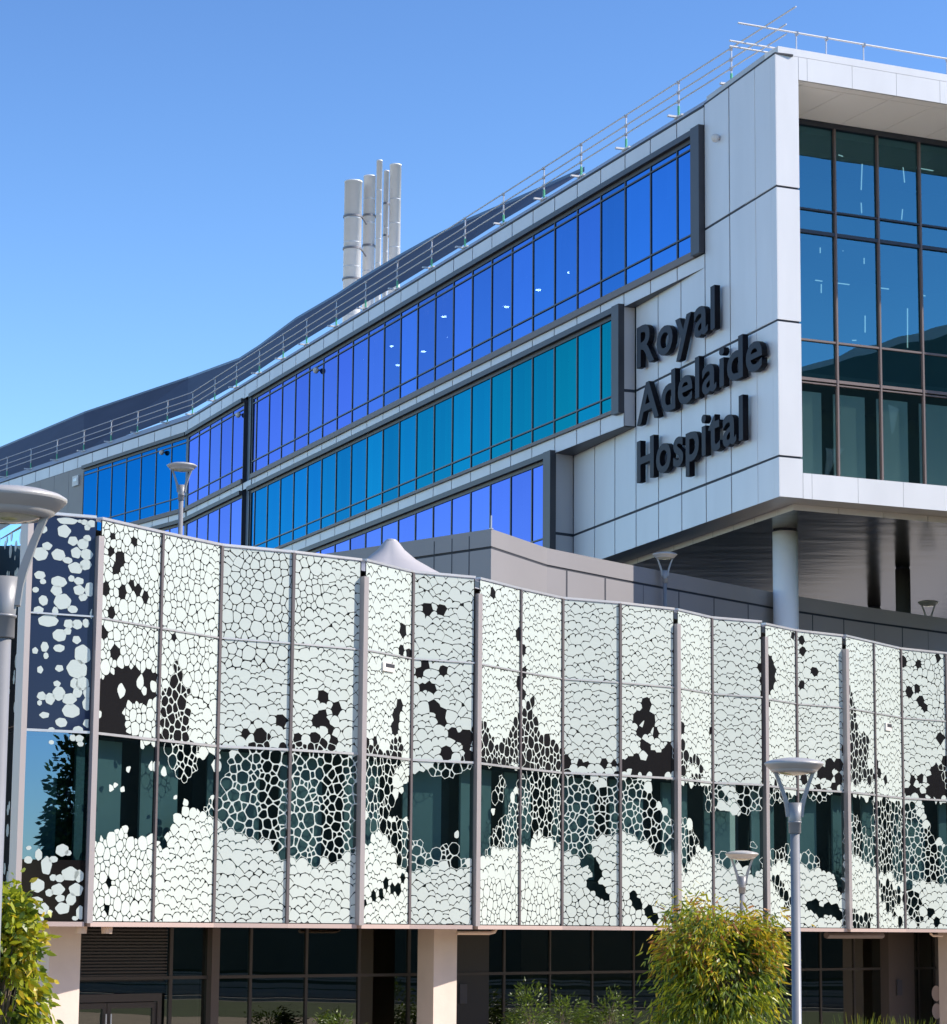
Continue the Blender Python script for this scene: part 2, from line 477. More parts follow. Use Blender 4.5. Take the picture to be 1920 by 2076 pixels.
def band(fr, u0, u1, zg0, zg1, zh, zs0, transoms, kinds, start_frame=None, ledge_end=None, js=joints, blinds=False, lat=0.0, seed=1):
    rr = random.Random(seed)
    fb = MB()
    le = ledge_end if ledge_end is not None else u1
    fr.box(fb, u0, le, 0.0, 0.20, zg1 + 0.16, zh, 0)           # sun ledge over the head
    fr.box(fb, u0, u1, -0.30, 0.02, zg1, zg1 + 0.158, 0)
    fr.box(fb, u0, u1, -0.02, 0.12, zs0, zg0, 1)               # bronze sill
    if start_frame:
        z0, z1, w = start_frame
        fr.box(fb, u0 - w, u0, -0.03, 0.24, z0, z1, 0)
    edges = [u0] + [j for j in js if u0 + 0.3 < j < u1 - 0.3] + [u1]
    for e in edges[1:-1]:
        fr.box(fb, e - 0.045, e + 0.045, -0.06, 0.005, zg0, zg1, 2)
    for z in transoms:
        fr.box(fb, u0, u1, -0.058, 0.02, z - 0.03, z + 0.03, 2)
    frame = fb.build('window_band', [M['frame'], M['brown'], M['mullion']], hosp)
    n = len(edges) - 1
    for i, (a, b) in enumerate(zip(edges, edges[1:])):
        g1 = MB()
        fr.quad(g1, a, b, -0.03, zg0, zg1)
        f = i / max(1, n - 1)
        g1.build('window_pane', kinds(f, rr), frame)
    if blinds:
        lo = min(transoms)
        for a, b in zip(edges, edges[1:]):
            wd = b - a
            s0 = a + wd * (0.10 + 0.06 * rr.random()); s1 = a + wd * (0.72 + 0.10 * rr.random())
            zlo = lo + 0.03
            if blinds != 'all':
                if rr.random() < 0.25: continue
                zlo = lo + (zg1 - lo) * rr.choice((0.02, 0.02, 0.2, 0.45, 0.6))
            bb = MB(); fr.box(bb, s0, s1, -0.42, -0.40, zlo, zg1 - 0.02)
            bb.build('roller_blind', M['blind'], frame)
    return frame
VAL = (0.84, 0.93, 1.0, 1.0, 1.08)
def k_blue(f, rr):
    f = min(1, max(0, f + rr.uniform(-.12, .12))); v = rr.choice(VAL)
    return tinted('violet', f, v) if (f > 0.72 and rr.random() < 0.7) else tinted('blue', f, v)
def k_teal(f, rr): return tinted('teal', min(1, max(0, f + rr.uniform(-.08, .08))), rr.choice(VAL))
def k_deep(f, rr): return tinted('deep', 0.5, rr.choice(VAL))
def k_viol(f, rr): return tinted('violet', 0, rr.choice(VAL)) if rr.random() < 0.75 else tinted('blue', 0.8)
band(P2, 0.68, 54.6, 24.83, 29.10, 29.48, 24.57, (28.86, 25.55), k_blue, (24.60, 29.50, 0.68), 54.95, blinds='some', seed=3)
band(P2, 7.50, 54.6, 20.05, 23.76, 24.15, 19.92, (20.66,), k_teal, (19.80, 24.16, 0.64), 54.95, blinds='all', seed=5)
band(P2, 14.05, 54.6, 15.2, 18.99, 19.38, 15.05, (15.86,), k_viol, (14.50, 19.38, 0.72), 54.95, blinds='some', seed=8)
band(P2, 56.3, 67.55, 24.83, 29.10, 29.48, 24.57, (28.86, 25.55), k_viol, None, None, seed=9)
band(P2, 56.3, 67.55, 20.05, 23.76, 24.15, 19.92, (20.66,), k_viol, None, None, seed=12)
TC = P3.uz(170, 960)[0]
jc = [TC * k / 7 for k in range(1, 7)]
band(P3, 0.05, TC, 24.83, 29.10, 29.48, 24.57, (28.86, 25.55), k_deep, None, None, js=jc, seed=13)
band(P3, 0.05, TC, 20.05, 23.76, 24.15, 19.92, (20.66,), k_viol, None, None, js=jc, seed=14)
mb = MB()       # taupe wall at the far end and the recessed vertical slot
for k in range(8):
    a = TC + 0.05 + k * 2.3
    P3.box(mb, a, a + 2.27, -0.2, 0.0, 14.0, 29.47, 0)
mb.build('end_wall', [M['taupe']], hosp)
mb = MB()
P2.box(mb, 54.62, 56.28, -0.9, -0.22, 14.0, 29.47, 0)
P2.box(mb, 55.35, 55.45, -0.22, -0.1, 14.0, 29.47, 1)
P2.box(mb, 54.60, 54.66, -0.5, 0.03, 14.0, 29.40, 1)
P2.box(mb, 56.24, 56.30, -0.5, 0.03, 14.0, 29.40, 1)
mb.build('wall_slot', [M['slot'], M['mullion']], hosp)
mb = MB(); P2.box(mb, 67.38, 67.86, -0.6, 0.012, 14.6, 29.46)
mb.build('corner_post', M['mullion'], hosp)

# interiors behind the bands
mb = MB()
for z in (29.45, 24.35, 19.6, 14.8):
    mb.poly([P2.p(0.3 if z > 20 else (7 if z > 15 else 14.2), -0.35, z), P2.p(66, -0.35, z), P2.p(66, -9, z), P2.p(9 if z > 15 else 22, -9, z)], 1)
P2.quad(mb, 6, 67, -8.9, 14.75, 30.0, 0)
P3.quad(mb, -4, 24, -7, 14.75, 30.0, 0)
mb.poly([P1.p(0.1, -0.2, 14.6), P1.p(6.2, -0.2, 14.6), P1.p(6.2, -0.2, 30.2), P1.p(0.1, -0.2, 30.2)], 0)
mb.build('interior', [M['interior'], M['ceiling']], hosp)
for (px, py) in ((1155.8, 552.8), (1027, 622), (900, 642), (844.5, 673), (911.6, 684), (793, 702), (858.4, 712.8), (742.3, 730), (807, 740.5), (1091.6, 588)):
    u, z = P2.uz(px, py, -1.2)
    lb = MB()
    c = P2.p(u, -1.2, z)
    lb.lathe([(0.12, -0.02), (0.12, 0.02)], c, 12)
    lb.build('ceiling_light', M['light'], hosp)

# roof screen rising behind the parapet
mb = MB()
ridge = [(-60, 930), (0, 909.5), (170, 838.5), (381, 767.5), (485, 729.4), (526, 703), (600, 648), (683, 599.6), (738.5, 563), (808, 521.6), (877, 483.5), (946, 449), (1015.6, 419.5), (1098.7, 383), (1185, 344)]
foot = [(-60, 987), (0, 968), (170, 914), (381, 833), (485, 774), (526, 748), (600, 698), (683, 648), (738.5, 613), (808, 575), (877, 533), (946, 491), (1015.6, 447), (1098.7, 398), (1185, 345.5)]
prev = None
for (a, b) in zip(ridge, foot):
    fr = P3 if a[0] < 381 else P2
    top = fr.hit(a[0], a[1], -3.2)
    bot = fr.hit(b[0], b[1] + 2, -0.60)
    if prev is not None:
        mb.poly([prev[1], bot, top, prev[0]], 0)
        up = Vector((0, 0, 0.14))
        mb.poly([prev[0], top, top + up, prev[0] + up], 1)
    prev = (top, bot)
mb.build('roof', [M['roof'], M['ridge']], hosp)
mb = MB()       # lower storeys and the hidden rear
P2.box(mb, 16, T_END, -1.2, -0.3, -3.6, 14.6, 0)
P3.box(mb, 0.2, 41.5, -1.2, -0.3, -3.6, 14.6, 0)
rp = [P3.p(41.6, -0.3, 0), P3.p(41.6, -20, 0), RF.p(R_END, -40, 0), RF.p(R_END + .4, -3.9, 0)]
for p, q in zip(rp, rp[1:]):
    mb.poly([(p.x, p.y, 14.6 if p.x > 0 else -3.6), (q.x, q.y, 14.6 if q.x > 0 else -3.6), (q.x, q.y, 30.2), (p.x, p.y, 30.2)], 0)
mb.build('rear_wall', M['taupe'], hosp)
mb = MB()       # flat roof behind
pts = [P1.p(0.3, -0.5, 0), P2.p(0, -0.6, 0), P2.p(67, -0.6, 0), P3.p(41.5, -0.6, 0), P3.p(41.5, -20, 0), RF.p(R_END, -40, 0), RF.p(R_END, -0.5, 0)]
mb.poly([(p.x, p.y, 30.25) for p in pts])
mb.build('flat_roof', M['deck'], hosp)

# -- glazed right-hand front
mb = MB()
ju = [0.95, 1.31] + [1.31 + 1.865 * k for k in range(1, 12)]
def fascia(z0, z1):
    e = ju[:1] + ju[1:]
    e = [j for j in e if j < R_END] + [R_END]
    for a, b in zip(e, e[1:]):
        RF.box(mb, a + 0.008, b - 0.008, -0.04, 0.0, z0, z1, 0)
    RF.box(mb, ju[0], R_END, -0.10, -0.012, z0 + 0.006, z1 - 0.006, 1)
ZS = 29.45
pier = [(RF.p(0, 0, 0)), RF.p(0.94, 0, 0), RF.p(0.94, -3.85, 0), P1.p(3.6, -0.04, 0), P1.p(0.0, -0.0, 0) - P1.n * 0.0]
pier = [(p.x, p.y) for p in pier[:4]]
core = [RF.p(0.06, -0.05, 0), RF.p(0.90, -0.05, 0), RF.p(0.90, -3.6, 0), P1.p(3.4, -0.08, 0)]
for z0, z1 in ((Z_BOT + 0.006, 15.90), (15.98, 20.66), (20.74, 25.44), (25.52, 30.28)):
    mb.prism(pier, z0, z1, 0)
mb.prism([(p.x, p.y) for p in core], Z_BOT + 0.05, 30.2, 2)
fascia(ZS, 30.28)
fascia(Z_BOT, 15.42)
RF.box(mb, 0.95, R_END, -3.9, -0.105, Z_BOT + 0.02, 15.41, 0)
RF.box(mb, 0.12, R_END, -0.9, 0.004, 30.29, 30.56, 0)        # cap
RF.box(mb, R_END + .01, R_END + 0.9, -3.85, 0.0, Z_BOT + .008, 30.28, 0)
mb.build('front_frame', [M['white'], M['hair'], M['joint']], hosp)
mb = MB()       # reveal soffit with panel joints
e = [0.95, 1.31] + [1.31 + 1.865 * k for k in range(1, 11)] + [R_END]
for a, b in zip(e, e[1:]):
    RF.box(mb, a + 0.012, b - 0.012, -0.52, -0.11, ZS, ZS + 0.05, 0)
    RF.box(mb, a + 0.012, b - 0.012, -3.88, -0.55, ZS, ZS + 0.05, 0)
RF.box(mb, 0.95, R_END, -3.88, -0.11, ZS + 0.03, ZS + 0.2, 1)
mb.build('reveal_soffit', [M['reveal'], M['hair']], hosp)

GP = -3.9       # plane of the curtain wall
mb = MB()
vm = [1.10 + 1.87 * k for k in range(0, 12) if 1.10 + 1.87 * k < R_END - .3]
for v in vm:
    RF.box(mb, v - 0.035, v + 0.035, GP - 0.05, GP + 0.12, 15.43, 29.3, 0)
RF.box(mb, 0.95, R_END, GP - 0.04, GP + 0.14, 29.25, 29.44, 1)
for z, h, m in ((26.06, 0.035, 1), (25.21, 0.065, 1), (21.14, 0.035, 0), (19.69, 0.055, 0), (19.55, 0.02, 0)):  # upper transoms coloured dark for the fascia's shadow, lower ones sunlit brown
    RF.box(mb, 0.95, R_END, GP - 0.045, GP + 0.10, z - h, z + h, m)
cw = mb.build('curtain_wall', [M['mullion_brown'], M['mullion']], hosp)
cwg = glass('curtain_wall_glass', (0.15, 0.36, 0.44), (0.42, 0.66, 0.66), 0.38, 0.95, wave=0.006, wscale=0.35)
cwl = glass('curtain_wall_glass_low', (0.30, 0.42, 0.42), (0.55, 0.74, 0.72), 0.22, 0.9, wave=0.012, wscale=0.35)
vv = [0.95] + vm
zl = [15.43, 19.69, 21.14, 25.21, 26.06, 29.28]
for a, b in zip(vv, vv[1:]):
    for z0, z1 in zip(zl, zl[1:]):
        g1 = MB(); RF.quad(g1, a, b, GP, z0, z1)
        g1.build('curtain_wall_pane', cwl if z0 < 16 else cwg, cw)
mb = MB()       # inside: floors, back wall, blinds on the lowest storey
for z in (29.3, 25.3, 20.0, 15.3):
    RF.box(mb, 3.2, R_END, GP - 5, GP - 0.3, z - 0.25, z, 1)
    RF.box(mb, 0.95, 3.2, GP - 2.5, GP - 0.3, z - 0.25, z, 1)
RF.quad(mb, 3.2, R_END, GP - 5.01, 14.6, 30.2, 0)
RF.quad(mb, 0.95, 3.2, GP - 2.51, 14.6, 30.2, 0)
M['front_wall'] = pmat('front_back_wall', (0.16, 0.18, 0.18), 0.8)
mb.build('front_interior', [M['front_wall'], M['ceiling']], hosp)
for i, (a, b) in enumerate(zip(vv, vv[1:])):
    mb = MB(); RF.box(mb, a + 0.02, a + (b - a) * 0.74, GP - 0.30, GP - 0.28, 15.5, 19.3)
    mb.build('roller_blind', M['blind'], hosp)
bars = [(1748, 332, 1746, 385), (1746, 411, 1747, 432), (1831, 339, 1834, 370), (1830, 424, 1828, 445), (1700, 314, 1709, 317), (1858, 340, 1892, 346),
        (1632, 479, 1644, 481), (1663, 493, 1663, 513), (1711, 487, 1709, 509), (1711, 488, 1723, 489), (1752, 523, 1752, 535), (1653, 568, 1667, 570),
        (1699, 574, 1722, 577), (1665, 576, 1665, 594), (1786, 584, 1802, 586), (1868, 598, 1876, 600), (1754, 640, 1754, 674), (1840, 625, 1840, 705), (1728, 690, 1736, 690)]
for (x0, y0, x1, y1) in bars:
    a, b = RF.hit(x0, y0, GP - 1.2), RF.hit(x1, y1, GP - 1.2)
    t = MB(); t.tube([a, b], 0.022, 6)
    t.build('tube_light', M['tube_light'], hosp)

# -- underside
mb = MB()
def inset_pt(d1, d2):     # corner point moved in from both faces
    return P1.p(0, 0, 0) - P1.n * d1 - RF.n * d2
q0 = P1.p(0, 0, 0)
far_l, far_r = P1.p(40, 0, 0), RF.p(R_END, 0, 0)
q1 = inset_pt(1.25, 1.25)
fl1, fr1 = far_l - P1.n * 1.25, far_r - RF.n * 1.25
zi = Z_BOT - 0.22
for a, b, c, d in ((q0, far_l, fl1, q1), (q0, far_r, fr1, q1)):
    mb.poly([(p.x, p.y, Z_BOT - 0.004) for p in (a, b, c, d)], 1)
for a, b in ((fl1, q1), (q1, fr1)):
    L = (b - a).length; n = int(L / 1.87); d = (b - a) / L
    for k in range(n + 1):
        s, e2 = a + d * (k * 1.87), a + d * min(L, k * 1.87 + 1.85)
        mb.poly([(s.x, s.y, zi), (e2.x, e2.y, zi), (e2.x, e2.y, Z_BOT), (s.x, s.y, Z_BOT)], 2)
far = [fl1, q1, fr1, fr1 + Vector((-6, 60, 0)), fl1 + Vector((10, 12, 0))]
mb.poly([(p.x, p.y, zi) for p in far], 0)
mb.build('soffit', [M['soffit'], M['soffit_rim'], M['soffit_strip']], hosp)

col_prof = lambda r, z0, z1: [(r, z0), (r, z1)]
for (px, y, r, m) in ((1592.5, 94.3, 0.462, 'column'), (1830, 104.0, 0.30, 'shaded_column'), (1771, 117.0, 0.30, 'shaded_column')):
    c = at_depth(px, 1150, y)
    mb = MB(); mb.lathe(col_prof(r, 5.0, zi - 0.06), (c.x, c.y, 0), 36, 0)
    mb.lathe(col_prof(r - 0.03, zi - 0.06, zi), (c.x, c.y, 0), 36, 1)
    o = mb.build('column', [M[m], M['joint']], hosp, smooth=False)
    for pl in o.data.polygons: pl.use_smooth = len(pl.vertices) == 4

# ------------------------------------------------------------------ raised letters on the corner wall
sgn = thing('wall_sign', 'dark navy raised lettering in three lines on the pale corner wall of the hospital block', 'sign', P1.p(12.9, 0.0, 17.0))
def letter_line(text, u_left, u_right, z_base, cap, bold=0.018):
    # advance widths measured from Blender's built-in font, letter by letter
    x = 0.0; items = []
    for ch in text:
        cu = bpy.data.curves.new('letter', 'FONT'); cu.body = ch; cu.size = 1.0; cu.extrude = 0.10; cu.offset = bold
        cu.resolution_u = 4
        ob = bpy.data.objects.new('tmp', cu); COL.objects.link(ob)
        dg = bpy.context.evaluated_depsgraph_get(); dg.update()
        me = bpy.data.meshes.new_from_object(ob.evaluated_get(dg))
        vs = np.array([v.co[:] for v in me.vertices])
        x0, x1 = vs[:, 0].min(), vs[:, 0].max()
        items.append((ch, me, x - x0, vs))
        x += (x1 - x0) + 0.085
        bpy.data.objects.remove(ob); bpy.data.curves.remove(cu)
    tot = x - 0.085
    sx = (u_left - u_right) / tot
    caph = 0.70
    sy = cap / caph
    for ch, me, dx, vs in items:
        nv = []
        for v in vs:
            p = P1.p(u_left - (v[0] + dx) * sx, 0.12 + 0.11 + v[2] * 1.1, z_base + v[1] * sy)
            nv.append(p - Vector(sgn.location))
        for v, p in zip(me.vertices, nv): v.co = p
        me.materials.clear(); me.materials.append(M['letter']); me.materials.append(M['letter_side'])
        me.update()
        for pl in me.polygons:
            pl.material_index = 0 if abs(pl.normal.dot(P1.n)) > 0.9 else 1
        o = bpy.data.objects.new('letter', me); COL.objects.link(o); o.parent = sgn
        o['label'] = 'raised navy letter %s' % ch
WL = 0.34
ul_ = P1.uz(1291, 860, WL)[0]
for txt, rx, ry, bl, tl in (('Royal', 1449, 640, (1292, 745), (1294, 656)), ('Adelaide', 1545, 725, (1293, 861), (1318, 772)), ('Hospital', 1506, 850, (1290, 978), (1292, 894))):
    zb, zt = P1.uz(*bl, WL)[1], P1.uz(*tl, WL)[1]
    letter_line(txt, ul_, P1.uz(rx, ry, WL)[0], zb, 1.57 if txt != 'Adelaide' else 1.50)

# ------------------------------------------------------------------ roof-edge guard rails
gr = thing('guard_rail', 'galvanised guard rail on green clamped posts along the roof above the blue window bands', 'railing', P2.p(20, -0.3, 30.6))
posts = [(1483, 160), (1376, 226.3), (1269.5, 292.5), (1178.4, 346.8), (1102.9, 393.5), (1020.8, 443.7), (942.9, 491), (875.3, 535.5), (805.4, 578), (741.3, 615.9), (682, 652), (621.8, 689), (574.5, 715.6), (526, 745), (479.7, 774.5), (435.7, 802), (390.6, 828), (339.4, 851.4), (278.8, 873), (225, 891), (169.7, 910.5), (115.3, 930.3), (62.3, 948.6), (13.8, 965.6)]
tops = []
for (px, py) in posts:
    fr = P2 if px > 381 else P3
    u, z = fr.uz(px, py, -0.35)
    z = 30.62
    H = 1.42
    pb = MB()
    pb.tube([fr.p(u, -0.35, z), fr.p(u, -0.35, z + H)], 0.032, 8, 0)
    for h in (0.62, 0.98, H - 0.03):
        pb.box(fr.p(u, -0.33, z + h), (0.13, 0.13, 0.10), 0)
    o = pb.build('post', M['rail'], gr)
    pb = MB()
    pb.tube([fr.p(u, -0.35, z + 0.03), fr.p(u, -0.35, z + 0.45)], 0.048, 8, 0)
    fr.box(pb, u - 0.06, u + 0.06, -0.62, 0.12, z - 0.02, z + 0.05, 1)
    fr.box(pb, u - 0.32, u + 0.32, -0.40, -0.30, z - 0.0, z + 0.07, 1)
    pb.build('clamp', [M['green'], M['vent']], o)
    tops.append((fr, u, z))
for h in (0.62, 0.98, 1.40):
    rb = MB()
    a = [fr.p(u, -0.30, z + h) for fr, u, z in tops]
    e0 = a[0] + (a[0] - a[1]).normalized() * (4.2 + 0.7 * (h > 1.2))
    e1 = a[-1] + (a[-1] - a[-2]).normalized() * 6
    rb.tube([e0] + a + [e1], 0.030, 8)
    rb.build('rail', M['rail'], gr)
gr2 = thing('guard_rail', 'white sunlit guard rail above the front parapet of the glazed right hand face', 'railing', RF.p(3, -0.3, 30.6))
for px in (1614.6, 1675, 1750.5, 1919, 1990):
    u, z = RF.uz(px, 100, -0.45)
    pb = MB(); pb.tube([RF.p(u, -0.45, 30.5), RF.p(u, -0.45, 31.36)], 0.026, 8)
    pb.box(RF.p(u, -0.42, 31.31), (0.12, 0.12, 0.13)); pb.box(RF.p(u, -0.45, 30.58), (0.16, 0.16, 0.05))
    pb.build('post', M['rail'], gr2)
for h, wd in ((31.32, -0.40), (30.86, -1.0), (30.66, -1.0)):
    rb = MB(); rb.tube([RF.p(-1.25, wd, h), RF.p(R_END, wd, h)], 0.036, 8); rb.build('rail', M['vent'], gr2)  # sunlight put into the rails as white; posts stay grey

# ------------------------------------------------------------------ flues behind the roof
def flue(px0, px1, top, depth, bands, label, brace=None):
    c = at_depth((px0 + px1) / 2, top + 60, depth)
    r = (px1 - px0) / 2 * (depth / F_PX) * 0.985
    zt = at_depth((px0 + px1) / 2, top, depth).z
    t = thing('flue', label, 'chimney', (c.x, c.y, 30.25), 'steel flues behind the roof')
    b = MB(); b.lathe([(r, 30.25), (r, zt - 0.08), (r * 1.03, zt - 0.08), (r * 1.03, zt), (r * 0.9, zt), (r * 0.9, zt - 1)], (c.x, c.y, 0), 36, 0, cap=False)
    b.build('pipe', M['flue'], t, smooth=False)
    for pl in t.children[0].data.polygons: pl.use_smooth = True
    zz = 31.5
    while zz < zt - 1.0:
        b = MB(); b.lathe([(r * 1.0, zz - .02), (r * 1.012, zz - .02), (r * 1.012, zz + .02), (r * 1.0, zz + .02)], (c.x, c.y, 0), 28, 0, cap=False); b.build('seam', M['steel'], t); zz += 1.5
    for py in bands:
        z = at_depth((px0 + px1) / 2, py, depth).z
        b = MB(); b.lathe([(r, z - 0.06), (r * 1.10, z - 0.06), (r * 1.10, z + 0.06), (r, z + 0.06)], (c.x, c.y, 0), 32, 0, cap=False)
        b.tube([(c.x + r, c.y, z), (c.x + r + 0.28, c.y + 0.35, z - 0.35)], 0.05, 6)
        b.build('band', M['flue_band'], t)
    return t
flue(697, 734.5, 368, 153, (440, 505, 567), 'widest and shortest steel flue, leftmost of the five behind the roof')
flue(736, 761.5, 357, 154, (438, 499), 'second flue from the left, medium width with a capped top')
flue(762.5, 775, 325, 152, (), 'slender flue in the middle, tallest of the five')
flue(777, 788.5, 346, 155, (413, 478), 'slender flue squeezed between the tallest flue and the rightmost flue')
flue(789, 813.5, 334, 154, (), 'rightmost flue, medium width and second tallest')

# ------------------------------------------------------------------ small fittings on the facade
def dome(px, py, fr, label):
    u, z = fr.uz(px, py, 0.12)
    t = thing('dome_camera', label, 'camera', fr.p(u, 0.0, z), 'white dome cameras on the facade')
    b = MB(); b.lathe([(0.0, -0.15), (0.09, -0.12), (0.15, -0.03), (0.16, 0.06), (0.12, 0.14), (0.0, 0.17)], fr.p(u, 0.16, z), 14, 0, cap=False)
    b.build('dome', M['vent'], t, smooth=True)
    b = MB(); b.tube([fr.p(u, -0.02, z + 0.05), fr.p(u, 0.16, z + 0.05)], 0.05, 8); b.build('bracket', M['steel'], t)
dome(1452, 281, P1, 'small white dome camera on the pale corner wall beside the top window frame')
dome(642, 752, P2, 'small white dome camera on the long top window band, just right of the vertical slot')
dome(484, 842, P2, 'small white dome camera on the short violet window band left of the vertical slot')
dome(329, 918, P3, 'small white dome camera on the deep blue far left window band')
u, z = P3.uz(155, 975)
t = thing('wall_lamp', 'small square white light fitting on the taupe end wall', 'lamp', P3.p(u, 0, z))
b = MB(); P3.box(b, u - 0.45, u + 0.45, 0.0, 0.10, z - 0.34, z + 0.34, 0); b.build('housing', M['vent'], t)
b = MB(); P3.box(b, u - 0.28, u + 0.28, 0.10, 0.12, z - 0.05, z + 0.18, 0); b.build('lens', M['steel'], t)

# ------------------------------------------------------------------ podium behind the pavilion
pod = thing('podium_building', 'grey panelled podium with a pointed prow behind the patterned glass wall', 'building', (4, 90, 3))
ZP = 12.12
top_px = [(600, 1131.5), (690, 1118), (996, 1072), (1109, 1111), (1258, 1141.5), (1368, 1162.5), (1480, 1184), (1569, 1201), (1745, 1229), (1920, 1254), (2120, 1282)]
tp = [at_height(px, py, ZP) for px, py in top_px]
mb = MB()
inn = Vector((0.15, 1, 0)).normalized()
for i, (a, b) in enumerate(zip(tp, tp[1:])):
    d = (b - a); d.z = 0; n = Vector((d.y, -d.x, 0)).normalized()
    mb.poly([(a.x, a.y, -3.6), (b.x, b.y, -3.6), (b.x, b.y, 11.50), (a.x, a.y, 11.50)], 0)
    ai, bi = a + inn * 0.07, b + inn * 0.07
    mb.poly([(ai.x, ai.y, 11.50), (bi.x, bi.y, 11.50), (bi.x, bi.y, 11.58), (ai.x, ai.y, 11.58)], 1)
    mb.poly([(a.x, a.y, 11.58), (b.x, b.y, 11.58), (b.x, b.y, ZP), (a.x, a.y, ZP)], 0)
    ao, bo = a + inn * 0.8, b + inn * 0.8
    mb.poly([(a.x, a.y, ZP), (b.x, b.y, ZP), (bo.x, bo.y, ZP), (ao.x, ao.y, ZP)], 0)
    mb.poly([(ao.x, ao.y, 10.8), (bo.x, bo.y, 10.8), (bo.x, bo.y, ZP), (ao.x, ao.y, ZP)], 0)
def px_joint(px, th, zt=11.5):
    # find the wall point under this sight line
    for a, b in zip(tp, tp[1:]):
        pa, pb = proj(a)[0], proj(b)[0]
        if pa <= px <= pb:
            d = (b - a); d.z = 0; d.normalize(); n = Vector((d.y, -d.x, 0))
            r = ray(px, 1150); k = Vector((a.x, a.y, 0)).dot(n) / r.dot(n)
            c = r * k
            s = [c - d * th + n * 0.004, c + d * th + n * 0.004]
            mb.poly([(s[0].x, s[0].y, 3), (s[1].x, s[1].y, 3), (s[1].x, s[1].y, zt), (s[0].x, s[0].y, zt)], 1)
for px in (916, 951, 880): px_joint(px, 0.02, 11.99)
for px in (1149, 1227): px_joint(px, 0.045)
for px in (1376, 1447, 1516, 1646, 1709, 1827): px_joint(px, 0.028)
for px in (1304, 1771, 1879): px_joint(px, 0.012)
mb.build('parapet', [M['podium'], M['joint']], pod)
mb = MB()
mb.poly([(p.x, p.y, 10.8) for p in tp] + [(tp[-1].x + 3, 150, 10.8), (-6, 150, 10.8)])
mb.build('deck', M['pod_deck'], pod)
mb = MB(); a = tp[-1]; pe = [(a.x, a.y), (a.x + 3, 150), (-6, 150), (tp[0].x, tp[0].y)]
for p, q in zip(pe, pe[1:]): mb.poly([(p[0], p[1], -3.6), (q[0], q[1], -3.6), (q[0], q[1], 10.79), (p[0], p[1], 10.79)])
mb.build('side_wall', M['podium'], pod)
k = tp[2]
t = thing('lightning_rod', 'thin steel lightning rod on the prow of the grey podium', 'rod', (k.x, k.y, ZP))
b = MB(); b.tube([(k.x, k.y + 0.05, ZP), (k.x, k.y + 0.05, ZP + 0.42)], 0.022, 8); b.build('mast', M['rail'], t)
b = MB(); b.lathe([(0.06, 0), (0.06, 0.03)], (k.x, k.y + 0.05, ZP), 12); b.build('base', M['rail'], t)

# ------------------------------------------------------------------ peaked fabric canopy
c = at_depth(793, 1097, 72.0)
t = thing('canopy', 'pale grey peaked fabric canopy rising behind the patterned glass wall', 'canopy', (c.x, c.y, 8.1))
b = MB()
n = 72
prof = [(0.16, 0.0), (0.20, -0.06), (0.30, -0.25), (0.48, -0.52), (0.72, -0.80), (1.02, -1.06), (1.45, -1.33), (2.05, -1.62), (2.8, -1.92)]
base = len(b.V)
for (r, z) in prof:
    r = r * (1.0 + 0.55 * min(1, r / 0.7))
    for i in range(n):
        a = 2 * math.pi * i / n
        s = 1.0 + (0.07 * abs(math.cos(a * 3)) * min(1, r / 0.8))
        b.V.append((c.x + r * s * math.cos(a), c.y + r * s * math.sin(a), c.z + z))
for k2 in range(len(prof) - 1):
    for i in range(n):
        j = (i + 1) % n
        b.F.append((base + k2 * n + i, base + (k2 + 1) * n + i, base + (k2 + 1) * n + j, base + k2 * n + j)); b.M.append(0)
b.build('membrane', M['canvas'], t, smooth=True)
b = MB(); b.lathe([(0.17, -0.04), (0.19, 0.0), (0.12, 0.05), (0.0, 0.07)], c, 20, cap=False); b.build('cap', M['lamp_top'], t, smooth=True)
b = MB(); b.tube([(c.x, c.y, 6.5), (c.x, c.y, c.z)], 0.06, 10); b.build('mast', M['steel'], t)

# ------------------------------------------------------------------ patterned glass pavilion
HT = 8.2
ROWS = [0.0, 3.80, 6.17, HT]
pts_px = [(59, 1040), (195, 1051.6), (205.6, 1054), (329, 1082), (449, 1107.5), (595, 1121.6), (732.6, 1137.7), (741, 1138), (836.7, 1161.6), (963, 1173), (972, 1175), (1055, 1196), (1140, 1214.6), (1256.5, 1224.4), (1366, 1237), (1373, 1238), (1442, 1254), (1543.5, 1262.6), (1550.5, 1266.8), (1612.4, 1280), (1708, 1290.7), (1713.7, 1290.9), (1770, 1304), (1824.9, 1316.6), (1916, 1326)]
PT = [at_height(x, y, HT) for x, y in pts_px]
PT = [Vector((p.x, p.y, 0)) for p in PT]
d38 = Vector((math.cos(R(37)), math.sin(R(37)), 0)); d58 = Vector((math.cos(R(58)), math.sin(R(58)), 0))
PT += [PT[-1] + d38 * 2.0, PT[-1] + d38 * 2.15, PT[-1] + d38 * 2.15 + d58 * 2.0]
PANELS = [(0, 1), (2, 3), (3, 4), (4, 5), (5, 6), (7, 8), (8, 9), (10, 11), (11, 12), (12, 13), (13, 14), (15, 16), (16, 17), (18, 19), (19, 20), (21, 22), (22, 23), (23, 24), (24, 25), (26, 27)]
GAPS = [(1, 2), (6, 7), (9, 10), (14, 15), (17, 18), (20, 21), (25, 26)]
pav = thing('glass_pavilion', 'two storey pavilion wrapped in zigzag glass panels printed with white cell patterns', 'building', (PT[9].x, PT[9].y + 3, ground_z(66)))

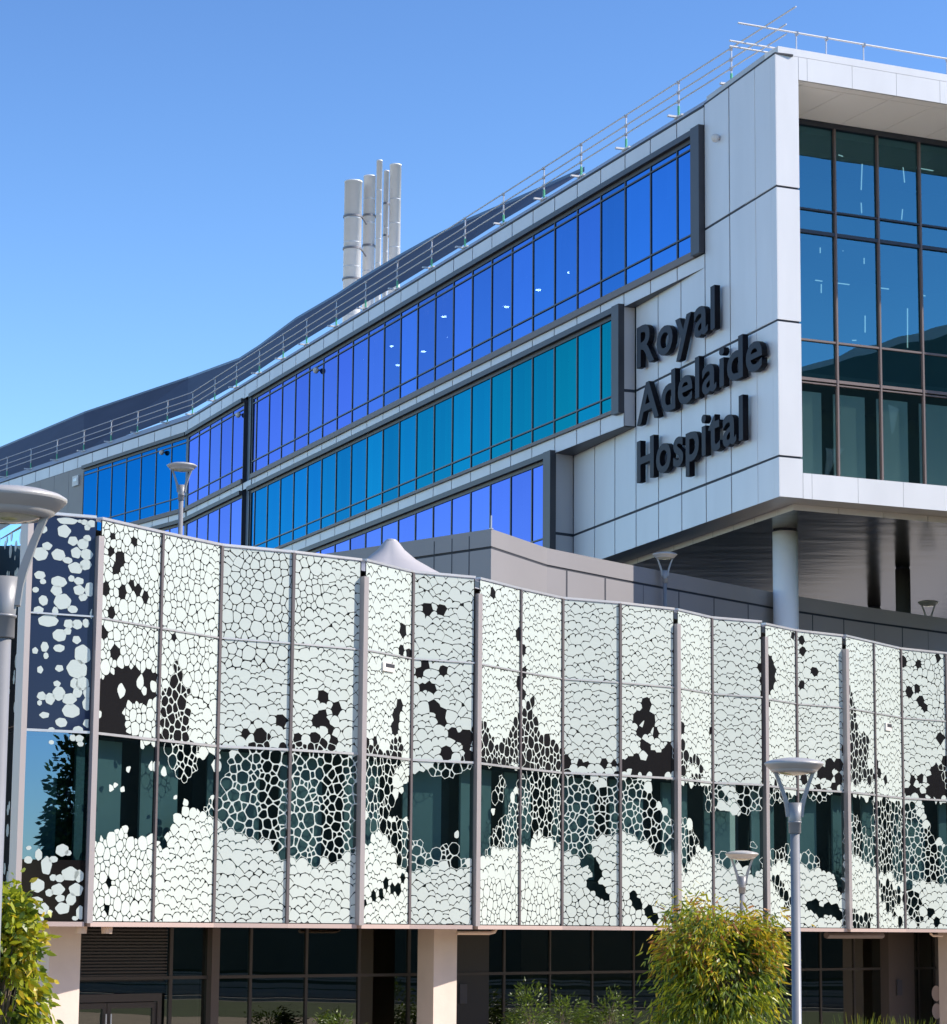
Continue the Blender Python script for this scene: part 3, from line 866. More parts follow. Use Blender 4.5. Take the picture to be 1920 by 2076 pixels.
# --- frit pattern: a power diagram over the unrolled wall, every cell typed from hand-drawn zones
OPEN, WEB, LINE, ARC = 0, 1, 2, 3
U0 = []; acc = 0.0
for a, b in PANELS:
    U0.append(acc); acc += (PT[b] - PT[a]).length
UT = acc
def to_px(U, v):
    for i, (a, b) in enumerate(PANELS):
        L = (PT[b] - PT[a]).length
        if U <= U0[i] + L or i == len(PANELS) - 1:
            p = PT[a].lerp(PT[b], (U - U0[i]) / L)
            return proj((p.x, p.y, v))
def from_px(px, py):
    best = None
    for i, (a, b) in enumerate(PANELS):
        d = PT[b] - PT[a]; L = d.length; d = d / L; n = Vector((d.y, -d.x, 0))
        r = ray(px, py); k = PT[a].dot(n) / r.dot(n); q = r * k
        u = (Vector((q.x, q.y, 0)) - PT[a]).dot(d)
        e = max(0, -u, u - L)
        if best is None or e < best[0]: best = (e, U0[i] + min(max(u, 0), L), q.z, k)
    return best[1], best[2], best[3]
BLOBS = [(228,1088,5,6),(272,1098,9,7),(225,1117,10,8),(243,1133,16,16),(236,1152,10,12),(214,1194,9,13),(248,1200,9,13),(280,1196,14,10),(267,1184,8,8),(294,1211,5,10),(225,1242,8,11),(210,1284,8,12),(233,1323,9,15),(353,1294,5,5),
 (570,1460,8,12),(655,1412,8,13),(681,1437,8,12),(498,1486,8,8),(528,1492,12,16),(641,1462,11,10),(659,1464,6,9),(656,1447,6,8),(670,1480,8,8),(638,1495,9,12),(676,1500,10,9),(604,1495,8,8),
 (817,1278,7,13),(814,1318,6,11),(828,1325,6,10),(810,1430,8,13),(803,1450,8,15),(800,1475,10,15),(742,1505,8,12),(760,1503,5,8),
 (827,1762,5,6),(782,1790,8,11),(794.5,1800,4,8),(807,1802,7,12),(772,1811,6,9),(758,1815,6,9),(740,1828,5,5),(816,1780,5,8),
 (867,1234,9,12),(895,1236,8,11),(862,1347,6,9),(850,1362,7,9),(900,1358,6,9),(856,1392,6,8),(868,1391,4,8),(877,1396,4,9),(880,1432,9,13),(893,1448,10,13),(897,1462,6,8),(918,1486,10,12),(932,1495,6,10),(945,1495,9,18),(952,1535,9,14),(905,1528,13,14),(945,1515,8,9),
 (999,1202,5,10),(1052,1286,7,14),(1060,1315,5,10),(1062,1362,6,10),(1053,1385,7,15),(1060,1407,5,10),
 (1147,1545,8,14),(1176,1545,6,6),(1187,1549,4,4),(1225,1546,6,9),(1244,1547,4,5),
 (1192,1742,10,8),(1204,1755,10,13),(1183,1750,8,7),(1210,1772,8,12),(1200,1792,10,14),(1218,1808,13,13),(1228,1818,6,8),
 (1310,1427,8,14),(1305,1446,8,10),(1293,1455,5,14),(1297,1483,7,10),(1312,1475,8,13),(1320,1458,8,12),(1330,1487,5,9),(1304,1510,5,9),(1313,1516,4,8),(1276,1545,6,12),(1262,1552,8,12),
 (1284,1815,7,10),(1292,1832,9,13),(1315,1848,8,12),(1327,1862,10,10),(1382,1475,6,13),(1441,1480,4,7),
 (1556,1425,5,8),(1607,1288,4,7),(1652,1361,8,9),(1625,1388,5,8),(1627,1320,7,8),(1625,1297,9,9),(1682,1550,7,14),(1682,1572,7,10),(1665,1565,5,13),(1630,1580,6,10),(1700,1550,7,13),(1700,1578,8,12),(1690,1595,10,8),(1660,1595,8,6),
 (1698,1770,8,12),(1705,1795,6,13),(1640,1835,8,8),(1652,1836,8,14),(1663,1848,5,12),(1678,1842,7,13),(1692,1844,7,13),(1702,1855,7,10),
 (1777,1550,5,8),(1782,1567,7,10),(1795,1580,5,8),(1830,1340,8,12),(1843,1402,8,11),(1859,1396,7,8),(1866,1420,6,10),(1875.5,1434,7,8),(1906,1496,8,11),(1902,1334,6,7),(1850,1580,5,8),(1866,1578,5,9),(1887,1849,6,8),(1899,1868,7,8),(1862,1347,8,7),
 (219,1790,5,6),(217,1842,6,7),(331,1710,7,8)]
ZONES = [
 (LINE, [(196,1040),(420,1095),(428,1250),(425,1420),(330,1380),(196,1500)]), (LINE, [(480,1110),(600,1115),(665,1130),(650,1220),(600,1260),(575,1340),(480,1345),(447,1345),(447,1230)]),
 (LINE, [(178,1690),(300,1690),(292,1800),(250,1880),(170,1880)]), (LINE, [(968,1790),(1040,1770),(1145,1800),(1250,1810),(1310,1830),(1385,1880),(968,1882)]), (LINE, [(1850,1320),(1960,1320),(1960,1500),(1900,1500),(1892,1380),(1850,1345)]),
 (OPEN, [(240,1356),(262,1366),(285,1352),(318,1372),(322,1425),(262,1424),(248,1445),(256,1485),(280,1500),(310,1530),(330,1540),(325,1560),(330,1590),(328,1690),(300,1700),(270,1696),(245,1672),(225,1690),(180,1700),(182,1500),(192,1440),(192,1385),(215,1372)]),
 (OPEN, [(312,1500),(345,1500),(352,1585),(385,1582),(400,1560),(405,1530),(430,1520),(436,1560),(440,1600),(420,1625),(410,1640),(385,1640),(360,1650),(340,1680),(325,1690),(305,1690)]),
 (WEB, [(355,1340),(370,1345),(372,1385),(385,1400),(380,1440),(385,1500),(405,1500),(398,1550),(385,1580),(350,1585),(340,1540),(322,1500),(322,1400),(345,1380)]),
 (OPEN, [(438,1560),(446,1530),(458,1522),(474,1535),(470,1560),(458,1575),(462,1620),(440,1625)]),
 (WEB, [(490,1520),(520,1500),(545,1490),(560,1515),(600,1500),(625,1500),(640,1500),(660,1500),(690,1515),(700,1540),(725,1530),(740,1545),(740,1700),(720,1730),(690,1740),(640,1750),(600,1740),(575,1745),(560,1720),(540,1700),(500,1690),(450,1690),(440,1660),(425,1655),(410,1645),(420,1620),(440,1610),(460,1600),(460,1545)]),
 (WEB, [(735,1515),(760,1515),(780,1515),(800,1495),(815,1500),(812,1540),(800,1560),(795,1600),(800,1640),(790,1660),(830,1660),(835,1740),(825,1760),(805,1740),(790,1700),(770,1690),(745,1680),(735,1600)]),
 (OPEN, [(782,1650),(800,1618),(836,1575),(840,1660),(800,1652)]), (OPEN, [(720,1680),(745,1650),(755,1680),(750,1710)]),
 (OPEN, [(838,1580),(860,1560),(880,1548),(905,1540),(966,1545),(970,1755),(935,1740),(915,1720),(880,1722),(850,1715),(830,1700)]),
 (WEB, [(868,1545),(930,1535),(966,1540),(960,1560),(900,1575),(870,1568)]), (WEB, [(834,1700),(855,1710),(880,1735),(895,1705),(915,1710),(930,1735),(950,1750),(940,1760),(890,1750),(850,1760),(836,1770)]),
 (WEB, [(966,1480),(975,1465),(985,1458),(992,1490),(1005,1510),(1020,1500),(1030,1490),(1045,1450),(1055,1440),(1058,1420),(1070,1435),(1073,1412),(1080,1412),(1085,1440),(1095,1470),(1100,1480),(1112,1478),(1118,1500),(1130,1505),(1140,1520),(1142,1560),(1100,1560),(1050,1545),(966,1545)]),
 (OPEN, [(962,1545),(1000,1545),(1055,1555),(1075,1545),(1070,1570),(1040,1600),(1030,1640),(1010,1680),(990,1720),(975,1750),(962,1755)]),
 (WEB, [(1075,1540),(1145,1550),(1145,1710),(1118,1715),(1110,1690),(1085,1690),(1080,1720),(1040,1715),(985,1730),(990,1700),(1010,1670),(1040,1620),(1050,1590),(1065,1570)]), (WEB, [(1000,1585),(1015,1570),(1030,1590),(1012,1625),(1002,1620)]), (OPEN, [(1053,1690),(1085,1680),(1080,1712),(1053,1715)]),
 (WEB, [(1138,1560),(1180,1565),(1200,1570),(1210,1595),(1225,1590),(1235,1570),(1260,1560),(1260,1690),(1235,1690),(1215,1690),(1205,1700),(1200,1720),(1180,1735),(1138,1730)]),
 (OPEN, [(1282,1565),(1285,1525),(1296,1520),(1300,1545),(1310,1555),(1312,1540),(1320,1525),(1335,1530),(1345,1510),(1355,1505),(1370,1520),(1372,1570),(1275,1570)]),
 (OPEN, [(1300,1575),(1372,1575),(1372,1665),(1345,1640),(1325,1600),(1310,1575)]), (WEB, [(1250,1572),(1290,1575),(1310,1585),(1312,1610),(1330,1625),(1345,1650),(1370,1660),(1370,1735),(1345,1740),(1325,1730),(1305,1705),(1285,1690),(1250,1690)]),
 (WEB, [(1366,1520),(1385,1505),(1390,1530),(1400,1530),(1415,1530),(1418,1545),(1425,1560),(1428,1575),(1420,1590),(1390,1580),(1366,1570)]), (ARC, [(1393,1545),(1412,1545),(1415,1570),(1395,1570)]),
 (OPEN, [(1368,1585),(1446,1592),(1446,1725),(1415,1715),(1408,1680),(1395,1665),(1368,1655)]), (WEB, [(1366,1655),(1395,1665),(1410,1690),(1415,1720),(1400,1735),(1390,1770),(1378,1760),(1366,1740)]),
 (WEB, [(1430,1600),(1450,1580),(1460,1590),(1475,1620),(1455,1640),(1435,1650)]), (WEB, [(1500,1590),(1510,1584),(1520,1592),(1550,1590),(1550,1645),(1515,1655),(1500,1635),(1498,1600)]),
 (OPEN, [(1440,1650),(1475,1640),(1490,1650),(1500,1650),(1550,1640),(1550,1765),(1520,1770),(1480,1735),(1440,1725)]), (WEB, [(1510,1715),(1530,1700),(1540,1690),(1525,1730)]), (WEB, [(1440,1728),(1475,1735),(1490,1745),(1470,1755),(1442,1745)]),
 (OPEN, [(1546,1335),(1560,1318),(1566,1340),(1572,1336),(1570,1360),(1573,1375),(1570,1395),(1560,1400),(1556,1415),(1546,1417)]),
 (WEB, [(1546,1592),(1565,1585),(1580,1590),(1590,1605),(1615,1610),(1615,1625),(1580,1635),(1560,1650),(1546,1640)]), (OPEN, [(1546,1640),(1615,1615),(1615,1715),(1590,1720),(1570,1720),(1546,1720)]),
 (WEB, [(1546,1725),(1610,1715),(1615,1750),(1580,1745),(1565,1770),(1546,1775)]), (WEB, [(1565,1765),(1575,1770),(1585,1790),(1600,1810),(1610,1830),(1605,1845),(1590,1840),(1570,1800)]),
 (OPEN, [(1610,1608),(1712,1608),(1714,1770),(1700,1790),(1690,1770),(1665,1755),(1640,1745),(1610,1720)]), (WEB, [(1625,1612),(1640,1600),(1670,1605),(1680,1630),(1665,1625),(1645,1618)]), (WEB, [(1625,1720),(1640,1725),(1650,1745),(1665,1735),(1670,1750),(1645,1765),(1630,1760)]),
 (WEB, [(1710,1385),(1725,1400),(1732,1430),(1738,1480),(1745,1490),(1750,1480),(1762,1490),(1760,1540),(1765,1560),(1775,1570),(1770,1590),(1760,1580),(1710,1600)]), (OPEN, [(1710,1610),(1760,1620),(1772,1610),(1772,1690),(1755,1690),(1740,1660),(1710,1640)]),
 (WEB, [(1710,1640),(1740,1660),(1755,1690),(1768,1700),(1770,1770),(1755,1745),(1735,1735),(1710,1730)]), (WEB, [(1710,1850),(1730,1840),(1745,1855),(1760,1845),(1768,1850),(1765,1885),(1710,1885)]),
 (WEB, [(1768,1625),(1800,1615),(1828,1625),(1828,1780),(1820,1790),(1800,1770),(1780,1770),(1768,1730)]), (WEB, [(1780,1785),(1800,1790),(1822,1800),(1825,1840),(1810,1830),(1825,1870),(1800,1850),(1785,1820)]),
 (OPEN, [(1880,1605),(1885,1555),(1895,1545),(1905,1555),(1915,1540),(1925,1500),(1990,1500),(1990,1620),(1835,1615),(1840,1600),(1860,1600)]),
 (WEB, [(1822,1630),(1850,1620),(1870,1670),(1890,1680),(1890,1710),(1920,1720),(1980,1740),(1980,1790),(1890,1790),(1850,1785),(1822,1760)]), (OPEN, [(1870,1625),(1990,1625),(1990,1720),(1895,1700),(1885,1670)]), (WEB, [(1905,1545),(1930,1545),(1930,1600),(1912,1595)]),
 (WEB, [(1830,1790),(1850,1790),(1865,1820),(1870,1850),(1870,1885),(1850,1875),(1830,1820)]),
]
ISLES = [(LINE, [(250,1440),(262,1424),(285,1430),(300,1424),(326,1428),(326,1500),(310,1518),(290,1510),(270,1495),(255,1480)])]
ISLE_BLOBS = [(245,1400,10,14),(283,1385,8,12),(292,1402,6,9),(311,1392,8,13),(200,1447,6,8),(316,1552,9,10),(305,1553,5,5),(331,1563,5,8),(234,1590,8,4),(224,1599,4,6),(247,1600,4,6),(260,1559,4,6),(355,1617,4,5),(377,1628,6,8),(376,1645,7,12),(925,1693,5,6),(999,1645,4,7)]
def inpoly(x, y, P):
    c = False; j = len(P) - 1
    for i in range(len(P)):
        if (P[i][1] > y) != (P[j][1] > y) and x < (P[j][0] - P[i][0]) * (y - P[i][1]) / (P[j][1] - P[i][1]) + P[i][0]: c = not c
        j = i
    return c
def ztype(x, y):
    t = ARC
    for k, P in ZONES:
        if inpoly(x, y, P): t = k
    for k, P in ISLES:
        if inpoly(x, y, P): t = k
    return t
# sites: marked blobs first, then dart throwing with mixed sizes
sites, rads, fixed = [], [], []
ULEFT = U0[1]            # the first (navy) panel gets loose dots instead
for lst, ty in ((BLOBS, OPEN), (ISLE_BLOBS, LINE)):
    for (x, y, rx, ry) in lst:
        u, v, k = from_px(x, y)
        r = ry * k * 1.0 / F_PX * 0.92
        sites.append((u, v)); rads.append(min(0.20, r)); fixed.append(ty)
grid = {}
CELL = 0.5
def gput(i):
    grid.setdefault((int(sites[i][0] // CELL), int(sites[i][1] // CELL)), []).append(i)
for i in range(len(sites)): gput(i)
def near(u, v, n=1):
    a, b = int(u // CELL), int(v // CELL)
    for da in range(-n, n + 1):
        for db in range(-n, n + 1):
            yield from grid.get((a + da, b + db), ())
for r, tries in ((0.150, 1100), (0.118, 4500), (0.092, 17000), (0.066, 30000), (0.044, 36000)):
    for q in range(tries):
        u = ULEFT - 0.3 + rng.random() * (UT - ULEFT + 0.6); v = -0.3 + rng.random() * (HT + 0.6)
        rr = r * (0.92 + 0.16 * rng.random())
        ok = True
        for i in near(u, v):
            d2 = (sites[i][0] - u) ** 2 + (sites[i][1] - v) ** 2
            if d2 < ((rads[i] + rr) * 0.93) ** 2: ok = False; break
        if ok:
            sites.append((u, v)); rads.append(rr); fixed.append(None); gput(len(sites) - 1)
def clip(poly, a, b, c):
    """keep a*x+b*y<=c"""
    out = []; n = len(poly)
    for i in range(n):
        p, q = poly[i], poly[(i + 1) % n]
        dp, dq = a * p[0] + b * p[1] - c, a * q[0] + b * q[1] - c
        if dp <= 0: out.append(p)
        if (dp < 0 < dq) or (dq < 0 < dp):
            t = dp / (dp - dq); out.append((p[0] + (q[0] - p[0]) * t, p[1] + (q[1] - p[1]) * t))
    return out
cells = []
for i, (u, v) in enumerate(sites):
    poly = [(u - .5, v - .5), (u + .5, v - .5), (u + .5, v + .5), (u - .5, v + .5)]
    nb = sorted((j for j in near(u, v, 2) if j != i), key=lambda j: (sites[j][0] - u) ** 2 + (sites[j][1] - v) ** 2)[:26]
    for j in nb:
        q = sites[j]
        poly = clip(poly, 2 * (q[0] - u), 2 * (q[1] - v), q[0] ** 2 + q[1] ** 2 - u * u - v * v - rads[j] ** 2 + rads[i] ** 2)
        if len(poly) < 3: break
    cells.append(poly if len(poly) >= 3 else None)
def inset(poly, w, only_up=False, skip=None):
    res = poly; n = len(poly)
    for i in range(n):
        p, q = poly[i], poly[(i + 1) % n]
        dx, dy = q[0] - p[0], q[1] - p[1]; L = math.hypot(dx, dy)
        if L < 1e-5: continue
        nx, ny = dy / L, -dx / L          # outward (poly is ccw)
        if only_up:
            if ny < 0.42: continue
            ww = w * min(1.0, (ny - 0.36) * 3.0)
        else: ww = w
        res = clip(res, nx, ny, nx * p[0] + ny * p[1] - ww)
        if len(res) < 3: return None
    return res
def rounded(poly, k=0.22):
    out = []; n = len(poly)
    for i in range(n):
        p, q = poly[i], poly[(i + 1) % n]
        out.append((p[0] + (q[0] - p[0]) * k, p[1] + (q[1] - p[1]) * k)); out.append((p[0] + (q[0] - p[0]) * (1 - k), p[1] + (q[1] - p[1]) * (1 - k)))
    return out
def round_top(poly, k=0.3):
    n = len(poly); cy = sum(p[1] for p in poly) / n; h = max(p[1] for p in poly) - cy
    out = []
    for i in range(n):
        p = poly[i]
        if p[1] > cy + 0.12 * h:
            a, b = poly[i - 1], poly[(i + 1) % n]
            out.append((p[0] + (a[0] - p[0]) * k, p[1] + (a[1] - p[1]) * k)); out.append((p[0] + (b[0] - p[0]) * k, p[1] + (b[1] - p[1]) * k))
        else: out.append(p)
    return out
def area(p): return 0.5 * sum(p[i][0] * p[(i + 1) % len(p)][1] - p[(i + 1) % len(p)][0] * p[i][1] for i in range(len(p)))
FR = {}          # (panel, row) -> list of frit polygons in (u along panel, v)
def put(poly, first=False):
    """clip a polygon to every panel/row it touches"""
    u0, u1 = min(p[0] for p in poly), max(p[0] for p in poly)
    v0, v1 = min(p[1] for p in poly), max(p[1] for p in poly)
    for i, (a, b) in enumerate(PANELS):
        if (i == 0) != first: continue
        L = (PT[b] - PT[a]).length
        if u1 < U0[i] or u0 > U0[i] + L: continue
        for r in range(3):
            if v1 < ROWS[r] or v0 > ROWS[r + 1]: continue
            q = clip(poly, -1, 0, -(U0[i] + 0.03)); q = clip(q, 1, 0, U0[i] + L - 0.03) if len(q) > 2 else q
            if len(q) > 2: q = clip(q, 0, -1, -(ROWS[r] + 0.012))
            if len(q) > 2: q = clip(q, 0, 1, ROWS[r + 1] - 0.012)
            if len(q) > 2 and abs(area(q)) > 2e-5:
                FR.setdefault((i, r), []).append([(p[0] - U0[i], p[1]) for p in q])
def put_ring(outer, inner):
    vs = outer + inner
    tri = tessellate_polygon([[Vector((p[0], p[1], 0)) for p in outer], [Vector((p[0], p[1], 0)) for p in inner]])
    for t in tri:
        q = [vs[k] for k in t]
        if area(q) < 0: q = q[::-1]
        put(q)
for i, poly in enumerate(cells):
    if poly is None: continue
    if area(poly) < 0: poly = poly[::-1]
    if fixed[i] is not None: ty = fixed[i]
    else: ty = ztype(*to_px(min(max(sites[i][0], 0), UT), sites[i][1]))
    if ty == OPEN: continue
    if ty == ARC:
        q = inset(poly, 0.0165, True)
        if q: put(round_top(q))
    elif ty == LINE:
        q = inset(poly, 0.008)
        if q: put(rounded(q, 0.2))
    elif ty == WEB:
        q = inset(poly, 0.0125)
        if q and abs(area(q)) > 0.0015: put_ring(poly, rounded(q, 0.2))
        else: put(poly)
# loose white dots on the navy corner panel
DOTS = [(86,1073,8,7),(79,1079,4,3),(137,1056,17,7),(129,1077,11,13),(162,1057,4,3),(171,1059,5,5),(186,1062,8,7),(177,1069,5,6),(148,1097,8,9),(168,1103,9,10),(177,1091,6,6),(95,1107,8,8),(82,1123,12,12),(119,1125,11,11),(154,1121,9,11),(176,1124,9,10),(137,1136,8,6),(153,1151,12,11),(173,1145,9,10),(81,1166,9,8),(87,1179,5,5),(119,1180,12,10),(145,1173,5,6),(160,1178,8,7),(114,1197,9,9),(127,1219,14,14),(160,1197,9,10),(182,1195,8,13),(168,1211,7,7),(72,1196,5,5),(88,1217,7,9),(78,1237,8,7),(112,1240,5,9),(147,1235,8,7),(98,1259,15,11),(139,1265,8,9),(156,1266,8,9),(174,1263,5,8),(188,1245,5,10),(120,1288,11,11),(137,1280,6,7),(155,1297,7,8),(90,1311,6,9),(71,1319,5,6),(93,1329,4,6),(119,1314,9,7),(167,1326,13,18),(156,1357,15,17),(120,1355,7,7),(81,1358,5,7),(167,1386,10,12),(150,1385,6,9),(115,1386,6,6),(119,1406,10,13),(101,1416,8,11),(84,1411,7,8),(140,1417,12,12),(157,1403,7,10),(178,1404,8,10),(144,1441,13,12),(176,1428,7,12),(90,1450,8,6),(124,1465,9,8),(177,1466,7,8),(80,1425,4,5),(104,1479,5,4),(158,1479,8,6),(160,1497,7,7),(147,1496,5,6),(104,1505,4,4),(163,1508,5,5),
 (58,1719,4,4),(57,1743,6,7),(78,1733,6,10),(126,1723,10,11),(138,1729,5,5),(94,1755,9,18),(108,1742,7,6),(142,1772,14,13),(160,1776,8,12),(121,1781,7,7),(107,1779,5,6),(76,1796,11,12),(117,1804,11,11),(100,1810,6,7),(154,1804,11,12),(73,1826,10,8),(122,1821,8,7),(144,1823,8,11),(88,1842,9,11),(126,1842,12,11),(163,1850,7,13),(68,1842,8,6),(100,1849,5,4),(152,1862,5,4),(80,1864,7,5)]
for (x, y, rx, ry) in DOTS:
    u, v, k = from_px(x, y)
    n = random.randint(5, 7); a0 = random.random() * 3
    cosf = 0.82
    P = []
    for q in range(n):
        a = a0 + 2 * math.pi * q / n; s = random.uniform(0.92, 1.1)
        P.append((u + 1.2 * rx * k / F_PX / cosf * s * math.cos(a), v + ry * k / F_PX * 1.2 * s * math.sin(a)))
    put(rounded(P, 0.13), True)

# --- build the panels: glass sheet and frit in one mesh each
for i, (a, b) in enumerate(PANELS):
    A, B = PT[a], PT[b]
    d = (B - A); L = d.length; d = d / L; n = Vector((d.y, -d.x, 0))
    for r in range(3):
        mb = MB()
        z0, z1 = ROWS[r] + 0.006, ROWS[r + 1] - 0.006
        zm = 1.22 if (i == 0 and r == 0) else z0
        mb.poly([(A.x, A.y, zm), (B.x, B.y, zm), (B.x, B.y, z1), (A.x, A.y, z1)], 0)
        if zm > z0: mb.poly([(A.x, A.y, z0), (B.x, B.y, z0), (B.x, B.y, zm), (A.x, A.y, zm)], 3)
        for q in FR.get((i, r), []):
            pts = [A + d * p[0] + n * 0.005 for p in q]
            mb.poly([(p.x, p.y, w[1]) for p, w in zip(pts, q)], 1)
        if i == 0: gm = M['mirror_vision'] if r == 0 else M['sky_navy_glass']
        else: gm = M['vision'] if r == 0 else M['spandrel']
        if r:
            q = [A, B, B + n * 0.03, A + n * 0.03]; h = 0.026 if r == 1 else 0.017
            mb.hexa([(p.x, p.y, ROWS[r] - h) for p in q] + [(p.x, p.y, ROWS[r] + h) for p in q], 2)
        mb.build('glass_panel', [gm, M['frit'], M['steel'], M['black_glass']], pav)

# --- thin mullions, thick posts, coping, ledge
shared = [p for p in range(len(PT)) if sum(p in ab for ab in PANELS) == 2]
for p in shared:
    A = PT[p]
    mb = MB(); d = (PT[p + 1] - PT[p - 1]).normalized(); n = Vector((d.y, -d.x, 0))
    q = [A - d * 0.035 - n * 0.04, A + d * 0.035 - n * 0.04, A + d * 0.035 + n * 0.05, A - d * 0.035 + n * 0.05]
    mb.hexa([(v.x, v.y, 0.0) for v in q] + [(v.x, v.y, HT + 0.01) for v in q])
    mb.build('mullion', M['thin_mullion'], pav)
for a, b in [(0, 0)] + GAPS:
    if a == b: A = PT[0] + Vector((-0.02, -0.02, 0)); top = HT + 0.02
    else: A = (PT[a] + PT[b]) / 2; top = HT - 0.36
    mb = MB(); n = Vector((0.72, -0.69, 0)); d = Vector((0.69, 0.72, 0)); hw = 0.07
    A = A + n * 0.02
    q = [A - d * hw - n * 0.14, A + d * hw - n * 0.14, A + d * hw + n * 0.10, A - d * hw + n * 0.10]
    mb.hexa([(v.x, v.y, -0.03) for v in q] + [(v.x, v.y, top) for v in q], 0)
    mb.build('post', M['post'], pav)
mb = MB(); mb2 = MB()
for a, b in PANELS:
    A, B = PT[a], PT[b]; d = (B - A).normalized(); n = Vector((d.y, -d.x, 0))
    q = [A - n * 0.25, B - n * 0.25, B + n * 0.035, A + n * 0.035]
    mb.hexa([(p.x, p.y, HT + 0.008) for p in q] + [(p.x, p.y, HT + 0.06) for p in q])
    q = [A - n * 0.30, B - n * 0.30, B + n * 0.04, A + n * 0.04]
    mb2.hexa([(p.x, p.y, -0.10) for p in q] + [(p.x, p.y, -0.006) for p in q])
mb.build('coping', M['steel'], pav)
mb2.build('bottom_ledge', M['ledge'], pav)

# --- inside the glass: dark back wall, pale inner panels, roof and floor slabs
WALLDIR = (PT[24] - PT[1]); WALLDIR.normalize()
NIN = Vector((-WALLDIR.y, WALLDIR.x, 0))
if NIN.y < 0: NIN = -NIN
front = [PT[0]] + PT[1:]
inn = MB(); inp = MB(); inl = MB()
for i, (a, b) in enumerate(PANELS):
    A, B = PT[a], PT[b]; d = (B - A); L = d.length; d = d / L; n = Vector((d.y, -d.x, 0))
    f0, f1 = (0.02, 0.74) if i % 2 else (0.05, 0.66)
    q = [A + d * (L * f0) - n * 0.48, A + d * (L * f1) - n * 0.48]
    inp.hexa([(p.x, p.y, 1.15) for p in (q[0], q[1], q[1] - n * .05, q[0] - n * .05)] + [(p.x, p.y, 3.72) for p in (q[0], q[1], q[1] - n * .05, q[0] - n * .05)])
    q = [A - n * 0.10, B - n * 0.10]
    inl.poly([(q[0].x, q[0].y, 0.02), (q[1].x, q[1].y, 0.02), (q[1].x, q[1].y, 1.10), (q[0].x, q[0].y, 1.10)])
    q = [A - n * 1.1, B - n * 1.1]
    inn.poly([(q[0].x, q[0].y, 1.0), (q[1].x, q[1].y, 1.0), (q[1].x, q[1].y, 3.85), (q[0].x, q[0].y, 3.85)])
q = [PT[0] + NIN * 2.6, PT[-1] + NIN * 2.6]
inn.poly([(q[0].x, q[0].y, 0.06), (q[1].x, q[1].y, 0.06), (q[1].x, q[1].y, 7.9), (q[0].x, q[0].y, 7.9)])
inn.build('inner_wall', M['inner_dark'], pav)
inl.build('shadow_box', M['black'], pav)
inp.build('inner_panel', M['inner_panel'], pav)
mb = MB()
e0 = PT[0]; e1 = at_height(0, 1075, HT); e1 = Vector((e1.x, e1.y, 0)); e1 = e0 + (e1 - e0).normalized() * 6.9
back = [PT[-1] + NIN * 8, e1 + NIN * 1.5, e1]
for z, w in ((8.0, 0.12), (3.9, 0.12), (0.05, 0.12)):
    mb.poly([(p.x + NIN.x * w, p.y + NIN.y * w, z) for p in front] + [(p.x + .05, p.y, z) for p in back], 1 if z > 7 else 0)
mb.build('floor_slab', [M['deck'], M['membrane']], pav)
mb = MB()
mb.poly([(p.x + NIN.x * 0.05, p.y + NIN.y * 0.05, -0.095) for p in front] + [(p.x, p.y, -0.095) for p in back])
mb.build('under_soffit', M['soffit_dark'], pav)

# --- left return of the wrap-around glass
E0 = PT[0]; E1p = at_height(0, 1075, HT); E1 = Vector((E1p.x, E1p.y, 0)); E1 = E0 + (E1 - E0).normalized() * 7
d = (E1 - E0); L = d.length; d = d / L; n = Vector((d.y, -d.x, 0))
if n.dot(-E0) < 0: n = -n
for r in range(3):
    mb = MB()
    z0, z1 = ROWS[r] + 0.006, ROWS[r + 1] - 0.006
    mb.poly([(E0.x, E0.y, z0), (E1.x, E1.y, z0), (E1.x, E1.y, z1), (E0.x, E0.y, z1)], 0)
    for q in range(60):
        u, v = random.uniform(0.2, L - 0.2), random.uniform(z0 + 0.2, z1 - 0.2); rr = random.uniform(0.05, 0.16)
        nn = random.randint(6, 8)
        P = [E0 + d * (u + rr * 0.9 * math.cos(2 * math.pi * k / nn)) + n * (0.004 + q * 0.0001) for k in range(nn)]
        mb.poly([(p.x, p.y, v + rr * math.sin(2 * math.pi * k / nn)) for k, p in enumerate(P)], 1)
    mb.build('side_glass', [M['corner_glass'] if r == 2 else M['spandrel'], M['frit']], pav)

mb = MB(); a, b = PT[-1], PT[-1] + NIN * 8
mb.poly([(a.x, a.y, ground_z(70)), (b.x, b.y, ground_z(70)), (b.x, b.y, HT), (a.x, a.y, HT)])
a, b = b, e1 + NIN * 1.5
mb.poly([(a.x, a.y, ground_z(70)), (b.x, b.y, ground_z(70)), (b.x, b.y, HT - .3), (a.x, a.y, HT - .3)])
mb.build('rear_wall', M['taupe'], pav)
